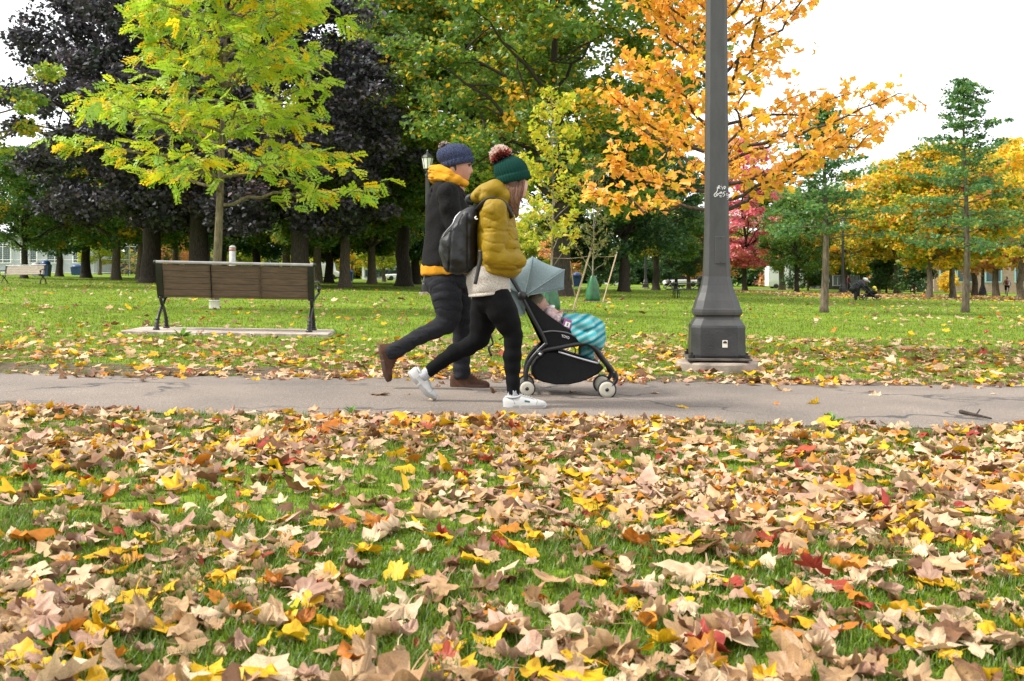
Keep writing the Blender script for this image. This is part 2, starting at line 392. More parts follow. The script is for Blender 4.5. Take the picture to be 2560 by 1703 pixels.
def asphalt_material(name, c0, c1, crack=True):
    m, N, L, b = nodes_of(name); b.inputs['Roughness'].default_value = .85; b.inputs['Specular IOR Level'].default_value = .3
    t = N.new('ShaderNodeTexCoord')
    n = N.new('ShaderNodeTexNoise'); n.inputs['Scale'].default_value = 140; n.inputs['Detail'].default_value = 3; L.new(t.outputs['Object'], n.inputs['Vector'])
    n0 = N.new('ShaderNodeTexNoise'); n0.inputs['Scale'].default_value = .9; n0.inputs['Detail'].default_value = 7; L.new(t.outputs['Object'], n0.inputs['Vector'])
    r = N.new('ShaderNodeValToRGB'); r.color_ramp.elements[0].position = .32; r.color_ramp.elements[1].position = .68
    r.color_ramp.elements[0].color = (*c0, 1); r.color_ramp.elements[1].color = (*c1, 1); L.new(n.outputs['Fac'], r.inputs['Fac'])
    r0 = N.new('ShaderNodeValToRGB'); r0.color_ramp.elements[0].position = .3; r0.color_ramp.elements[1].position = .7
    r0.color_ramp.elements[0].color = (.62, .61, .60, 1); r0.color_ramp.elements[1].color = (1.1, 1.06, 1.0, 1); L.new(n0.outputs['Fac'], r0.inputs['Fac'])
    mm = N.new('ShaderNodeMix'); mm.data_type = 'RGBA'; mm.blend_type = 'MULTIPLY'; mm.inputs['Factor'].default_value = 1; L.new(r.outputs['Color'], mm.inputs['A']); L.new(r0.outputs['Color'], mm.inputs['B'])
    col = mm.outputs['Result']; hgt = n.outputs['Fac']
    # pale stones and dark pits
    v2 = N.new('ShaderNodeTexVoronoi'); v2.inputs['Scale'].default_value = 55; L.new(t.outputs['Object'], v2.inputs['Vector'])
    r2 = N.new('ShaderNodeValToRGB'); r2.color_ramp.elements[0].position = .08; r2.color_ramp.elements[1].position = .2
    r2.color_ramp.elements[0].color = (1, 1, 1, 1); r2.color_ramp.elements[1].color = (0, 0, 0, 1); L.new(v2.outputs['Distance'], r2.inputs['Fac'])
    m3 = N.new('ShaderNodeMix'); m3.data_type = 'RGBA'; L.new(r2.outputs['Color'], m3.inputs['Factor']); L.new(col, m3.inputs['A']); m3.inputs['B'].default_value = (.46, .43, .38, 1); col = m3.outputs['Result']
    if crack:
        mp = N.new('ShaderNodeMapping'); mp.inputs['Scale'].default_value = (.55, .9, 1); L.new(t.outputs['Object'], mp.inputs['Vector'])
        nd = N.new('ShaderNodeTexNoise'); nd.inputs['Scale'].default_value = 3; nd.inputs['Detail'].default_value = 6; L.new(t.outputs['Object'], nd.inputs['Vector'])
        va = N.new('ShaderNodeVectorMath'); va.operation = 'MULTIPLY_ADD'; L.new(nd.outputs['Color'], va.inputs[0]); va.inputs[1].default_value = (.55, .55, 0); L.new(mp.outputs['Vector'], va.inputs[2])
        v = N.new('ShaderNodeTexVoronoi'); v.feature = 'DISTANCE_TO_EDGE'; v.inputs['Scale'].default_value = .95; L.new(va.outputs[0], v.inputs['Vector'])
        rc = N.new('ShaderNodeValToRGB'); rc.color_ramp.elements[0].position = .006; rc.color_ramp.elements[1].position = .02
        rc.color_ramp.elements[0].color = (1, 1, 1, 1); rc.color_ramp.elements[1].color = (0, 0, 0, 1); L.new(v.outputs['Distance'], rc.inputs['Fac'])
        # cracks fade in and out
        nk = N.new('ShaderNodeTexNoise'); nk.inputs['Scale'].default_value = .8; L.new(t.outputs['Object'], nk.inputs['Vector'])
        rk = N.new('ShaderNodeValToRGB'); rk.color_ramp.elements[0].position = .45; rk.color_ramp.elements[1].position = .55; L.new(nk.outputs['Fac'], rk.inputs['Fac'])
        mu = N.new('ShaderNodeMath'); mu.operation = 'MULTIPLY'; L.new(rc.outputs['Color'], mu.inputs[0]); L.new(rk.outputs['Color'], mu.inputs[1])
        m4 = N.new('ShaderNodeMix'); m4.data_type = 'RGBA'; L.new(mu.outputs[0], m4.inputs['Factor']); L.new(col, m4.inputs['A']); m4.inputs['B'].default_value = (.06, .055, .05, 1); col = m4.outputs['Result']
    L.new(col, b.inputs['Base Color'])
    bp = N.new('ShaderNodeBump'); bp.inputs['Strength'].default_value = .5; bp.inputs['Distance'].default_value = .006; L.new(hgt, bp.inputs['Height']); L.new(bp.outputs['Normal'], b.inputs['Normal'])
    return m
PATHM = asphalt_material('path_asphalt', (.10, .083, .072), (.29, .247, .215))
xs = np.linspace(-30, 30, 601); tt = np.linspace(0, 1, 9); yn, yf = y_near(xs), y_far(xs)
P = np.stack([np.stack([xs, yn + (yf - yn) * t, G(xs) + .006 + .012 * math.sin(math.pi * t) + .003 * np.sin(xs * 2.1 + t * 5)], -1) for t in tt])
mb = MB(); mb.grid(P); o = mb.build('asphalt_path', PATHM, None, True); props(o, 'worn grey asphalt footpath crossing the park', None, None, 'structure')
# pale far paths
def strip(name, pts, w, mat, label, z=.006):
    S = spline(np.array([(a, b_, 0) for a, b_ in pts]), 60); T = np.gradient(S, axis=0); T /= np.linalg.norm(T, axis=1)[:, None]; N_ = np.stack([-T[:, 1], T[:, 0], 0 * T[:, 0]], 1)
    P = np.stack([S + N_ * w * k for k in (-.5, 0, .5)]); P[..., 2] = G(P[..., 0]) + z
    m_ = MB(); m_.grid(P[::-1]); return props(m_.build(name, mat, None, True), label, None, None, 'structure')
PALEM = asphalt_material('far_path', (.3, .28, .25), (.45, .42, .38), False)
strip('gravel_path', [(24, 84), (36, 86), (48, 89), (70, 95)], 2.6, PALEM, 'pale far path behind the trees')
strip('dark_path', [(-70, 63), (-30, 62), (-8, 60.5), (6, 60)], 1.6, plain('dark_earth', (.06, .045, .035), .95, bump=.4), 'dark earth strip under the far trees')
strip('gravel_path', [(-8, 102), (12, 101), (22, 103), (30, 112)], 1.8, PALEM, 'pale path under the stroller far away', .008)

# ------------------------------------------------------------------ grass
dens = SinNoise(3, 14, .25, 1.3)
def place(n, y0, y1, extra=.8):
    u = rng.random(n); y = np.sqrt(y0 ** 2 + u * (y1 ** 2 - y0 ** 2)); x = (rng.random(n) * 2 - 1) * (.525 * y + extra)
    return x, y
def blades(n, y0, y1, h, w, seg, clump, offp=True, keep=None):
    nc = max(1, n // clump); cx, cyy = place(nc, y0, y1); x = np.repeat(cx, clump) + rng.normal(0, .02 + .004 * y0, nc * clump); y = np.repeat(cyy, clump) + rng.normal(0, .02 + .004 * y0, nc * clump)
    ok = (y < y_near(x) + rng.normal(0, .03, len(x))) | (y > y_far(x) + rng.normal(.02, .05, len(x)))
    p = np.stack([x, y, 0 * x], 1); dn = dens(p)
    thin = np.exp(-((y - 8.9) / .45) ** 2) * .75 + np.exp(-((y - 6.3) / .18) ** 2) * .4
    ok &= rng.random(len(x)) > np.clip(.12 - .22 * dn, 0, .6) + thin
    # stay off the bench slab and lamp footing
    ok &= ~((np.abs(x + 4.05) < 1.62) & (np.abs(y - 14.25 - .02 * (x + 4)) < .62)) & ~(((x - 2.03) ** 2 + (y - 9.93) ** 2) < .45 ** 2)
    x, y = x[ok], y[ok]; n = len(x)
    H = h * rng.uniform(.45, 1.25, n) * (1 + .25 * dens(np.stack([x * 2, y * 2, 0 * x], 1))); H = np.clip(H, h * .3, h * 1.6); Wd = w * rng.uniform(.6, 1.3, n)
    a = rng.uniform(0, 6.283, n); l = rng.uniform(.1, 1.0, n) * H; d = np.stack([np.cos(a), np.sin(a)], 1); q = np.stack([-d[:, 1], d[:, 0]], 1)
    base = np.stack([x, y, G(x) - .004], 1); V = []
    def pt(side, t, wf):
        o = base.copy(); o[:, :2] += q * (side * Wd * wf)[:, None] / 2 + d * (l * t * t)[:, None]; o[:, 2] += H * (t - .25 * t * t * (l / H)); return o
    if seg == 1: V = np.stack([pt(-1, 0, 1), pt(1, 0, 1), pt(0, 1, 0)], 1); f = np.array([[0, 1, 2]])
    else: V = np.stack([pt(-1, 0, 1), pt(1, 0, 1), pt(-1, .55, .8), pt(1, .55, .8), pt(0, 1, 0)], 1); f = np.array([[0, 1, 3], [0, 3, 2], [2, 3, 4]])
    F = (f[None] + (np.arange(n) * V.shape[1])[:, None, None]).reshape(-1, 3)
    k = rng.random(n)[:, None]; c = np.array([.075, .14, .005]) * (1 - k) + np.array([.24, .33, .016]) * k
    dry = rng.random(n) < .1; c[dry] = np.array([.3, .25, .09]) * rng.uniform(.6, 1.1, dry.sum())[:, None]
    if y0 < 5: c = c * np.array([.72, .82, .8])                # blades of the near lawn tinted a darker green
    return V.reshape(-1, 3), F, np.repeat(c, V.shape[1], 0)
parts = [blades(105000, 1.7, 3.6, .045, .0044, 2, 9), blades(110000, 3.6, 6.6, .042, .0055, 1, 9), blades(110000, 8.2, 13, .04, .009, 1, 9),
         blades(100000, 13, 24, .05, .015, 1, 8), blades(70000, 24, 48, .055, .03, 1, 6), blades(40000, 48, 85, .07, .05, 1, 5)]
V, F, c = joinarr(parts)
props(mk('grass', V, F, GRASS, None, False, c), 'short green grass of the lawn', None, None, 'stuff')

# ------------------------------------------------------------------ fallen maple leaves
HALF = [(0, 1), (9, .84), (15, .80), (25, .61), (35, .74), (42, .78), (50, .96), (59, .80), (67, .76), (78, .58), (91, .66), (104, .76), (115, .62), (133, .56), (157, .46), (180, .24)]
LOWH = [(0, 1), (12, .82), (25, .61), (38, .76), (50, .96), (63, .78), (78, .58), (104, .76), (117, .6), (150, .47), (180, .24)]
def outline(H):
    L_ = [(a, r) for a, r in H] + [(-a, r) for a, r in H[-2:0:-1]]
    return np.array([[math.sin(math.radians(a)) * r, math.cos(math.radians(a)) * r] for a, r in L_])
def leaf_mesh(seed, curl=1.0, low=False):                    # unit leaf, lobes about 1 long, lying in x,y
    g = np.random.default_rng(seed); O = outline(LOWH if low else HALF); n = len(O)
    oval = seed % 9 == 4
    if oval: th = np.linspace(0, 2 * math.pi, n, endpoint=False); O = np.stack([.3 * np.sin(th) * (1 - .15 * np.cos(th)), .75 * np.cos(th)], 1) * (1 + g.normal(0, .02, (n, 1)))
    else: an = np.arctan2(O[:, 0], O[:, 1]); O = O * (1 + g.normal(0, .05, (n, 1)) + (.16 * np.sin(an * 1.5 + g.uniform(0, 6.3)) + .1 * np.sin(an * 3 + g.uniform(0, 6.3)))[:, None]); O[:, 0] *= g.uniform(.8, 1.15)
    rings = [O] if low else [O, O * .55]
    p = np.concatenate(rings + [np.zeros((1, 2))]); r = np.linalg.norm(p, axis=1); a = np.arctan2(p[:, 0], p[:, 1])
    z = (.10 * np.cos(a * 3.6 + .3) * r * g.uniform(.3, 1.1) + .12 * g.normal() * r ** 2 * np.cos(a - g.uniform(0, 6.3))) * min(1, curl + .3)
    z += g.uniform(-.1, .22) * np.abs(p[:, 0]) * curl
    z = z + g.normal(0, .05, len(p)) * curl
    P = np.stack([p[:, 0], p[:, 1], z], 1)
    for _ in range(2):                                       # roll about two random axes
        th = g.uniform(0, 6.283); k = curl * g.uniform(.2, 1.9) * (1 if g.random() < .75 else -1)
        u = np.array([math.cos(th), math.sin(th), 0]); w = np.array([-math.sin(th), math.cos(th), 0]); s_ = P @ u; t_ = P @ w; zz = P[:, 2]
        if abs(k) > .05: s2 = np.sin(k * s_) / k * (1) - zz * np.sin(k * s_); z2 = (1 - np.cos(k * s_)) / k + zz * np.cos(k * s_)
        else: s2, z2 = s_, zz
        P = s2[:, None] * u + t_[:, None] * w + np.stack([0 * s2, 0 * s2, z2], 1)
    F = []; m = len(p) - 1
    if low: F = [(i, (i + 1) % n, m) for i in range(n)]
    else:
        for i in range(n):
            j = (i + 1) % n; F += [(i, j, n + j), (i, n + j, n + i), (n + i, n + j, m)]
    P = P - P.mean(0)
    if not low:                                              # leaf stalk
        b0 = P[n // 2]; k = len(P); d = np.array([g.normal(0, .25), -1, g.normal(.1, .25)]); d /= np.linalg.norm(d); e = np.array([.022, 0, 0]); mid = b0 + d * .3 + np.array([g.normal(0, .06), 0, .03])
        P = np.vstack([P, b0 - e, b0 + e, mid - e * .8, mid + e * .8, b0 + d * .62 - e * .6, b0 + d * .62 + e * .6]); F += [(k, k + 1, k + 3), (k, k + 3, k + 2), (k + 2, k + 3, k + 5), (k + 2, k + 5, k + 4)]
    return P, np.array([f[::-1] for f in F])
PAL = {  # colour of the leaf itself
 'tan': ((.58, .38, .20), (.46, .28, .14)), 'pale': ((.72, .55, .35), (.62, .43, .26)), 'pink': ((.52, .33, .23), (.42, .25, .17)), 'brown': ((.24, .12, .055), (.16, .075, .035)),
 'yellow': ((.74, .46, .012), (.68, .38, .012)), 'orange': ((.62, .25, .025), (.55, .18, .02)), 'red': ((.42, .075, .035), (.34, .045, .03))}
NAMES = list(PAL); PROB = np.array([.26, .22, .14, .15, .15, .065, .025])
def leaf_cols(n):
    k = rng.choice(len(NAMES), n, p=PROB / PROB.sum()); t = rng.random(n)[:, None]
    A = np.array([PAL[q][0] for q in NAMES])[k]; B = np.array([PAL[q][1] for q in NAMES])[k]
    return k, (A * t + B * (1 - t)) * rng.uniform(.85, 1.1, n)[:, None]
clus = SinNoise(21, 14, .22, 1.0)
def litter_pts(n, y0, y1, f, extra=.8):
    x, y = place(n, y0, y1, extra); ok = rng.random(n) < f(x, y); return x[ok], y[ok]
def near_f(x, y): return np.clip(.56 + .27 * clus(np.stack([x, y, 0 * x], 1)) + .05 * np.clip(x, -2, 2), .2, 1) * np.where(y > 5.2, .72, 1)
def far_f(x, y):
    b = np.clip(1 - (y - 9) / 6.5, .16, 1) * np.where((y > 13.6) & (x < 0), .5, 1) + np.where((x > 1.5) & (y > 11) & (y < 17), .28, 0)
    return np.clip(b * (.75 + .4 * clus(np.stack([x, y, 0 * x], 1))), .1, 1)
xn, yn_ = litter_pts(13000, 1.75, 6.3, near_f)
xp, yp = litter_pts(400, 6.5, 8.6, lambda x, y: np.full(len(x), .09))
u = rng.uniform(-6, 6, 1500); xe = u; ye = y_far(u) + rng.normal(.03, .17, 1500); ke = rng.random(1500) < np.clip(.55 + .4 * clus(np.stack([u, ye * 0 + 9, 0 * u], 1)), .2, 1); xe, ye = xe[ke], ye[ke]
xf, yf_ = litter_pts(10500, 8.75, 16, far_f); xg, yg = litter_pts(6500, 16, 60, lambda x, y: np.clip(.6 - .008 * y + .3 * clus(np.stack([x * .3, y * .3, 0 * x], 1)), .05, 1))
# leaf carpet below the far gold trees
xk = rng.uniform(17, 52, 6500); yk = rng.uniform(58, 86, 6500); kk = clus(np.stack([xk * .12, yk * .12, 0 * xk], 1)) + (yk - 66) * .05 > -.2; xk, yk = xk[kk], yk[kk]
def orient(n, tilt): return rng.normal(0, tilt, n), rng.normal(0, tilt, n), rng.uniform(0, 6.283, n)
# the 300 leaves that show largest are things of their own
vis = (np.abs(xn) < .52 * yn_) & (yn_ > 2.0); order = np.argsort(np.where(vis, yn_, 99)); hero = order[:296]; rest = order[296:]
VAR = {}
LW = {'tan': 'tan', 'pale': 'pale beige', 'pink': 'pinkish brown', 'brown': 'dark brown', 'yellow': 'golden yellow', 'orange': 'orange', 'red': 'dark red'}
CW = ('lying nearly flat', 'gently cupped', 'tightly curled')
def hero_mesh(cn, cu, s):
    key = (cn, cu, s)
    if key not in VAR:
        P_, F_ = leaf_mesh(500 + s * 7 + cu * 31 + NAMES.index(cn) * 101, (.35, .9, 1.4)[cu]); t = random.random()
        col = np.array(PAL[cn][0]) * t + np.array(PAL[cn][1]) * (1 - t); n = len(P_); cc = np.repeat(col[None], n, 0) * random.uniform(.9, 1.08) * (1 + .13 * rng.normal(0, 1, (n, 1)))
        if cn in ('yellow', 'tan', 'orange'):                # turning edges
            rr_ = np.linalg.norm(P_[:, :2], axis=1)[:, None]; cc = cc * (1 - .25 * rr_ * random.random())
        me = mesh_np('fallen_leaf', P_, F_, cc, True); me.materials.append(LITTER); VAR[key] = me
    return VAR[key]
hk, _ = leaf_cols(len(hero)); hx, hy = xn[hero], yn_[hero]
hr = orient(len(hero), .19)
def add_hero(cn, cu, s, loc, rot, size):
    o = inst('fallen_leaf', hero_mesh(cn, cu, s), None, loc, rot, size)
    oval = (500 + s * 7 + cu * 31 + NAMES.index(cn) * 101) % 9 == 4; sw = 'small ' if size < .05 else ('large ' if size > .075 else ''); tl = ' tilted up in the grass' if max(abs(rot[0]), abs(rot[1])) > .3 else ''
    return props(o, f"{sw}fallen {LW[cn]} {'oval' if oval else 'maple'} leaf {CW[cu]}{tl or ' on the foreground lawn'}", 'leaf', 'fallen leaves in the foreground')
for i in range(len(hero)):
    cn = NAMES[hk[i]]; cu = int(rng.choice(3, p=(.2, .5, .3) if cn in ('yellow', 'orange', 'red') else (.06, .4, .54))); s = int(rng.integers(0, 4)); sz = .056 * float(np.exp(rng.normal(0, .28)))
    add_hero(cn, cu, s, (hx[i], hy[i], G(hx[i]) + .02 + sz * (.12 + .3 * abs(hr[0][i]) + .06 * cu)), (hr[0][i], hr[1][i], hr[2][i]), sz)
a = W(828, 1440, 2.86); o = add_hero('yellow', 0, 0, a, (1.0, -.2, .3), .07); o['label'] = 'large bright yellow maple leaf standing tilted on the grass'
a = W(990, 1424, 2.92); o = add_hero('yellow', 0, 2, a, (.75, .15, -.5), .058); o['label'] = 'smaller clear yellow maple leaf propped on brown leaves'
a = W(2000, 1640, 2.32); o = add_hero('tan', 1, 1, a, (.5, .1, .2), .11); o['label'] = 'big tan maple leaf with raised lobes arching over the grass'
a = W(2030, 1410, 2.95); o = add_hero('red', 1, 1, a, (.55, .1, 2.2), .075); o['label'] = 'dark red maple leaf with orange edge lying cupped up'
def litter(xx, yy, variants, size, z0, tilt, parts):
    n = len(xx); k, cc = leaf_cols(n); r = orient(n, tilt); R = rotm(*r); sz = size * np.exp(rng.normal(0, .27, n)); v = rng.integers(0, len(variants), n)
    pos = np.stack([xx, yy, G(xx) + z0 + sz * (.15 + .3 * np.abs(r[0]))], 1)
    for j, (P_, F_) in enumerate(variants):
        m_ = v == j
        if m_.any(): parts.append(scatter(P_, F_, pos[m_], R[m_], sz[m_], cc[m_], .13))
VH = [leaf_mesh(s, (.5, 1.0, 1.3, 1.5)[s % 4]) for s in range(24)]; VL = [leaf_mesh(60 + s, (.3, .7, 1.0)[s % 3], True) for s in range(12)]; VL2 = [leaf_mesh(80 + s, (.3, .8, 1.1, 1.3)[s % 4], True) for s in range(20)]
parts = []
xb_, yb_ = litter_pts(4800, 1.75, 6.25, near_f); litter(xb_, yb_, [(p_, f_) for p_, f_ in [leaf_mesh(700 + s, 1.5, True) for s in range(8)]], .036, .004, .5, parts)   # broken leaf bits deep in the grass
nr = yn_[rest] < 3.5; litter(xn[rest][nr], yn_[rest][nr], VH, .052, .013, .22, parts); litter(xn[rest][~nr], yn_[rest][~nr], VL2, .052, .013, .22, parts); litter(xp, yp, VH[:8], .058, .010, .12, parts); litter(xe, ye, VL2, .052, .010, .18, parts)
litter(xf, yf_, VL, .056, .016, .22, parts); litter(xg, yg, VL, .072, .025, .3, parts); litter(xk, yk, VL, .11, .04, .25, parts)
V, F, c = joinarr(parts); props(mk('leaf_litter', V, F, LITTER, None, True, c), 'tan and yellow fallen maple leaves strewn over the lawn', None, None, 'stuff')

# ------------------------------------------------------------------ trees
def quad_leaf(seed=0, bend=.25):                             # small pointed leaf, 2 triangles folded at the midrib
    return np.array([[0, -.5, 0], [.36, .02, bend * .4], [0, .62, -.06], [-.36, .02, bend * .4]]), np.array([[0, 1, 2], [0, 2, 3]])
QL = quad_leaf()
def lobe_leaf():                                             # coarse lobed leaf for middle distance
    O = outline([(0, 1), (25, .5), (52, .95), (78, .45), (108, .7), (180, .25)]) * .62; n = len(O)
    r = np.linalg.norm(O, axis=1); P_ = np.vstack([np.column_stack([O, -.22 * r ** 2]), [[0, 0, 0]]]); return P_, np.array([(n, (i + 1) % n, i) for i in range(n)])
LL = lobe_leaf()
def pal_pick(n, pal, w, g):
    k = g.choice(len(pal), n, p=np.array(w) / sum(w)); return np.clip(np.array(pal)[k] * 1.3 * g.uniform(.75, 1.2, n)[:, None], 0, .9)
def clump_leaves(cent, rad, per, size, pal, w, g, flat=.7, shell=.5, leaf=QL, tilt=.7, hue=.45):
    n = len(cent); N_ = n * per; d = g.normal(size=(N_, 3)); d /= np.linalg.norm(d, axis=1)[:, None]
    rr = g.random(N_) ** shell; p = d * rr[:, None] * np.repeat(rad, per)[:, None]; p[:, 2] *= flat; pos = np.repeat(cent, per, 0) + p
    base = np.repeat(pal_pick(n, pal, w, g), per, 0); own = pal_pick(N_, pal, w, g); m_ = (g.random(N_) < hue)[:, None]; col = np.where(m_, base, own)
    R = rotm(g.normal(0, tilt, N_), g.normal(0, tilt, N_), g.uniform(0, 6.283, N_))
    return scatter(leaf[0], leaf[1], pos, R, size * g.uniform(.7, 1.3, N_), col)
def limb(mb_, a, b, r0, r1, g, sag=.1, n=7, sides=6):
    a, b = np.asarray(a, float), np.asarray(b, float); L_ = np.linalg.norm(b - a); t = np.linspace(0, 1, n)[:, None]
    P_ = a + (b - a) * t; P_ = P_ + np.array([0, 0, 1.]) * (np.sin(t * math.pi) * sag * L_) + g.normal(0, .022 * L_, (n, 3)) * np.sin(t * math.pi)
    mb_.tube(P_, np.linspace(r0, r1, n), sides); return P_
def big_tree_mesh(seed, H, R, zb, rt, nc, per, leaf, pal, w, mat, barkm, flat=.7, crad=(.75, 1.5), fork=None, top=.55, lean=0.0, lf=QL, nlimb=16, dens=.62):
    """returns (trunk mesh, crown mesh): H height, R crown radius, zb crown underside"""
    g = np.random.default_rng(seed); mb_ = MB(); zt = fork or zb + .18 * (H - zb)
    z = np.array([-.25, .05, .35, .9, 1.8, zt * .75, zt]); rad = rt * np.array([1.9, 1.5, 1.22, 1.05, .97, .9, .86]); P_ = np.stack([lean * z + g.normal(0, .05, 7) * (z > .4), g.normal(0, .05, 7) * (z > .4), z], 1)
    zz = np.linspace(0, 6, 19); Pi = np.stack([np.interp(zz, range(7), P_[:, k]) for k in range(3)], 1); mb_.tube(Pi, np.interp(zz, range(7), rad), 12); topP = Pi[-1]
    lead = limb(mb_, topP - [0, 0, .1], [topP[0] + g.normal(0, .4), topP[1] + g.normal(0, .4), H * .93], rt * .7, .04, g, 0, 9, 8)
    # clump centres: envelope widest at `top` of the crown height
    n = nc; u = g.random(n) ** .9; zc = zb + (H - zb) * u; s_ = np.where(u < top, .55 + .45 * (u / top) ** .6, np.sqrt(np.clip(1 - ((u - top) / (1 - top)) ** 2, 0, 1)) * .97 + .03)
    ph = g.uniform(0, 6.283, n); lump = 1 + .13 * np.sin(ph * 3 + seed) + .1 * np.sin(ph * 5 + u * 6); q = g.random(n) ** (1 - dens); r_ = R * s_ * q * lump
    cent = np.stack([r_ * np.cos(ph) + lean * zc * .5, r_ * np.sin(ph), zc], 1); cr_ = g.uniform(crad[0], crad[1], n)
    for i in range(nlimb):
        j = g.integers(0, n); h0 = zt + (H * .5 - zt) * (i / nlimb) ** 1.3; a_ = i * 2.4 + g.normal(0, .3); k = np.argmin(np.abs(((ph - a_ + math.pi) % 6.283) - math.pi) * 2 + np.abs(zc - h0 - R * .35) * .25 - q)
        s0 = lead[np.argmin(np.abs(lead[:, 2] - h0))]; L1 = limb(mb_, s0, cent[k], rt * .42 * (1 - .5 * i / nlimb), .035, g, .08, 8, 7)
        for m_ in range(3):
            q0 = L1[3 + m_]; kk_ = np.argsort(((cent - q0) ** 2).sum(1))[g.integers(2, 10)]; limb(mb_, q0, cent[kk_], rt * .13, .02, g, .05, 5, 5)
    Vc, Fc, cc = clump_leaves(cent, cr_, per, leaf, pal, w, g, flat, .5, lf)
    tm = mesh_np('trunk', np.concatenate(mb_.v), mb_.f, None, True); tm.materials.append(barkm)
    cm = mesh_np('crown', Vc, Fc, cc, False); cm.materials.append(mat); return tm, cm
def plant_tree(name, label, meshes, px, Y, rot=0.0, scale=1.0, group=None, cat='tree', x=None):
    X_ = (px - 1280) / FPX * Y if x is None else x
    t = thing(name, label, cat, (X_, Y, G(X_)), group)
    for nm, me in zip(('trunk', 'crown'), meshes): inst(nm, me, t, (0, 0, 0), (0, 0, rot), scale)
    return t
P_PURPLE = [(.032, .025, .030), (.066, .053, .062), (.022, .020, .023), (.024, .036, .017), (.08, .046, .042)]; W_PURPLE = [3, 3, 3, 1.2, .4]
P_GREEN = [(.07, .145, .022), (.10, .19, .025), (.05, .11, .022), (.17, .24, .025), (.5, .33, .02)]; W_GREEN = [3, 3, 2, 1.6, .45]
P_GRYEL = [(.125, .205, .028), (.21, .28, .028), (.46, .38, .02), (.64, .37, .02), (.085, .155, .025)]; W_GRYEL = [3, 3, 2, 1.6, 2]
P_DGREEN = [(.035, .085, .025), (.05, .11, .03), (.025, .06, .02), (.09, .15, .03)]; W_DGREEN = [3, 3, 2, 1]
P_LIME = [(.28, .34, .03), (.36, .36, .03), (.2, .29, .03), (.48, .36, .02)]; W_LIME = [3, 3, 2, 1]
P_GOLD = [(.68, .40, .02), (.70, .46, .03), (.66, .30, .04), (.5, .40, .03), (.3, .32, .03)]; W_GOLD = [3, 3, 1.5, 2, 1.5]
P_GOLDG = [(.64, .42, .02), (.62, .32, .03), (.28, .30, .025), (.15, .22, .025), (.5, .2, .06)]; W_GOLDG = [3, 2.2, 2, 2, 1]
P_RUST = [(.6, .3, .13), (.55, .3, .08), (.62, .38, .15), (.34, .3, .06), (.42, .17, .1)]; W_RUST = [3, 3, 2, 1, 1]
P_PINK = [(.66, .17, .20), (.64, .25, .24), (.68, .32, .29), (.5, .13, .16), (.64, .36, .18)]; W_PINK = [3, 3, 2, 2, 1]

# two purple maples and their neighbours behind the bench
purple = big_tree_mesh(1, 19.5, 8.6, 3.4, .55, 290, 190, .28, P_PURPLE, W_PURPLE, LEAF_DARK, BARK_DARK, .6, (.8, 1.5), 5.2, .38, nlimb=18)
purple2 = big_tree_mesh(2, 18, 7.4, 3.6, .58, 250, 180, .28, P_PURPLE, W_PURPLE, LEAF_DARK, BARK_DARK, .6, (.8, 1.5), 5.0, .4)
gp = 'dark purple maples behind the bench'
plant_tree('purple_maple', 'broad dark purple maple with near black trunk, above the far blue bin', purple, 378, 64, .4, 1.06, gp)
plant_tree('purple_maple', 'dark purple maple with thick trunk directly behind the yellow green tree', purple2, 497, 60, 2.2, 1.02, gp)
plant_tree('purple_maple', 'dark purple maple with forked trunk beyond the right end of the bench', purple2, 752, 56, 4.4, .9, gp)
# big green and yellow park trees in the middle
green = big_tree_mesh(3, 19, 7.6, 4.2, .42, 260, 190, .26, P_GRYEL, [3, 1.6, .8, 1.0, 4], LEAF, BARK_DARK, .6, (.7, 1.4), 4.4, .45)
green2 = big_tree_mesh(4, 16, 6.4, 3.6, .38, 210, 170, .27, P_GREEN, W_GREEN, LEAF, BARK_DARK, .6, (.7, 1.4), 3.8, .45)
dgreen = big_tree_mesh(5, 14, 6.2, 2.6, .4, 200, 160, .28, P_DGREEN, W_DGREEN, LEAF, BARK_DARK, .6, (.7, 1.4), 3.2, .45)
grey_green = big_tree_mesh(6, 13, 5.6, 3.0, .36, 170, 170, .27, P_GREEN, [2, 3, 1, 3, .8], LEAF, BARK_MID, .6, (.7, 1.3), 3.4, .45)
lime = big_tree_mesh(7, 9, 4.2, 1.8, .2, 110, 150, .26, P_LIME, W_LIME, LEAF, BARK_MID, .65, (.6, 1.1), 2.4, .45)
gold = big_tree_mesh(8, 8.6, 4.0, 1.9, .15, 120, 95, .25, P_GOLDG, [3.4, 1.4, 3.2, 2.2, .6], LEAF, BARK_MID, .55, (.55, 1.1), 2.3, .42, lf=QL)
gold2 = big_tree_mesh(9, 10, 4.6, 2.2, .19, 120, 95, .26, P_GOLD, [2.4, 3.4, .8, 3, 2.6], LEAF, BARK_MID, .55, (.6, 1.1), 2.6, .42)
rust = big_tree_mesh(10, 8, 4.2, 1.6, .17, 105, 140, .26, P_RUST, W_RUST, LEAF, BARK_MID, .55, (.6, 1.1), 2.2, .42)
pink = big_tree_mesh(11, 14.5, 3.6, 2.2, .22, 130, 150, .28, P_PINK, W_PINK, LEAF, BARK_DARK, .55, (.6, 1.0), 3.0, .35, dens=.5)
gg = 'large trees beyond the lawn'
plant_tree('maple_tree', 'tall green maple turning yellow, dark trunk behind the yellow sapling', green, 1404, 47, 1.0, 1.0, gg)
plant_tree('maple_tree', 'tall green maple turning yellow behind the lamp with glass lantern', green, 1150, 64, 3.3, 1.12, gg)
plant_tree('maple_tree', 'green maple between the purple maples and the lantern lamp', green2, 1010, 72, .7, 1.3, gg)
plant_tree('maple_tree', 'dark green tree with low boughs behind the two tree stakes', dgreen, 1560, 68, 1.5, .86, gg)
plant_tree('maple_tree', 'green tree with low boughs beside the black lamp of the far path', green2, 1640, 82, 2.9, .72, gg)
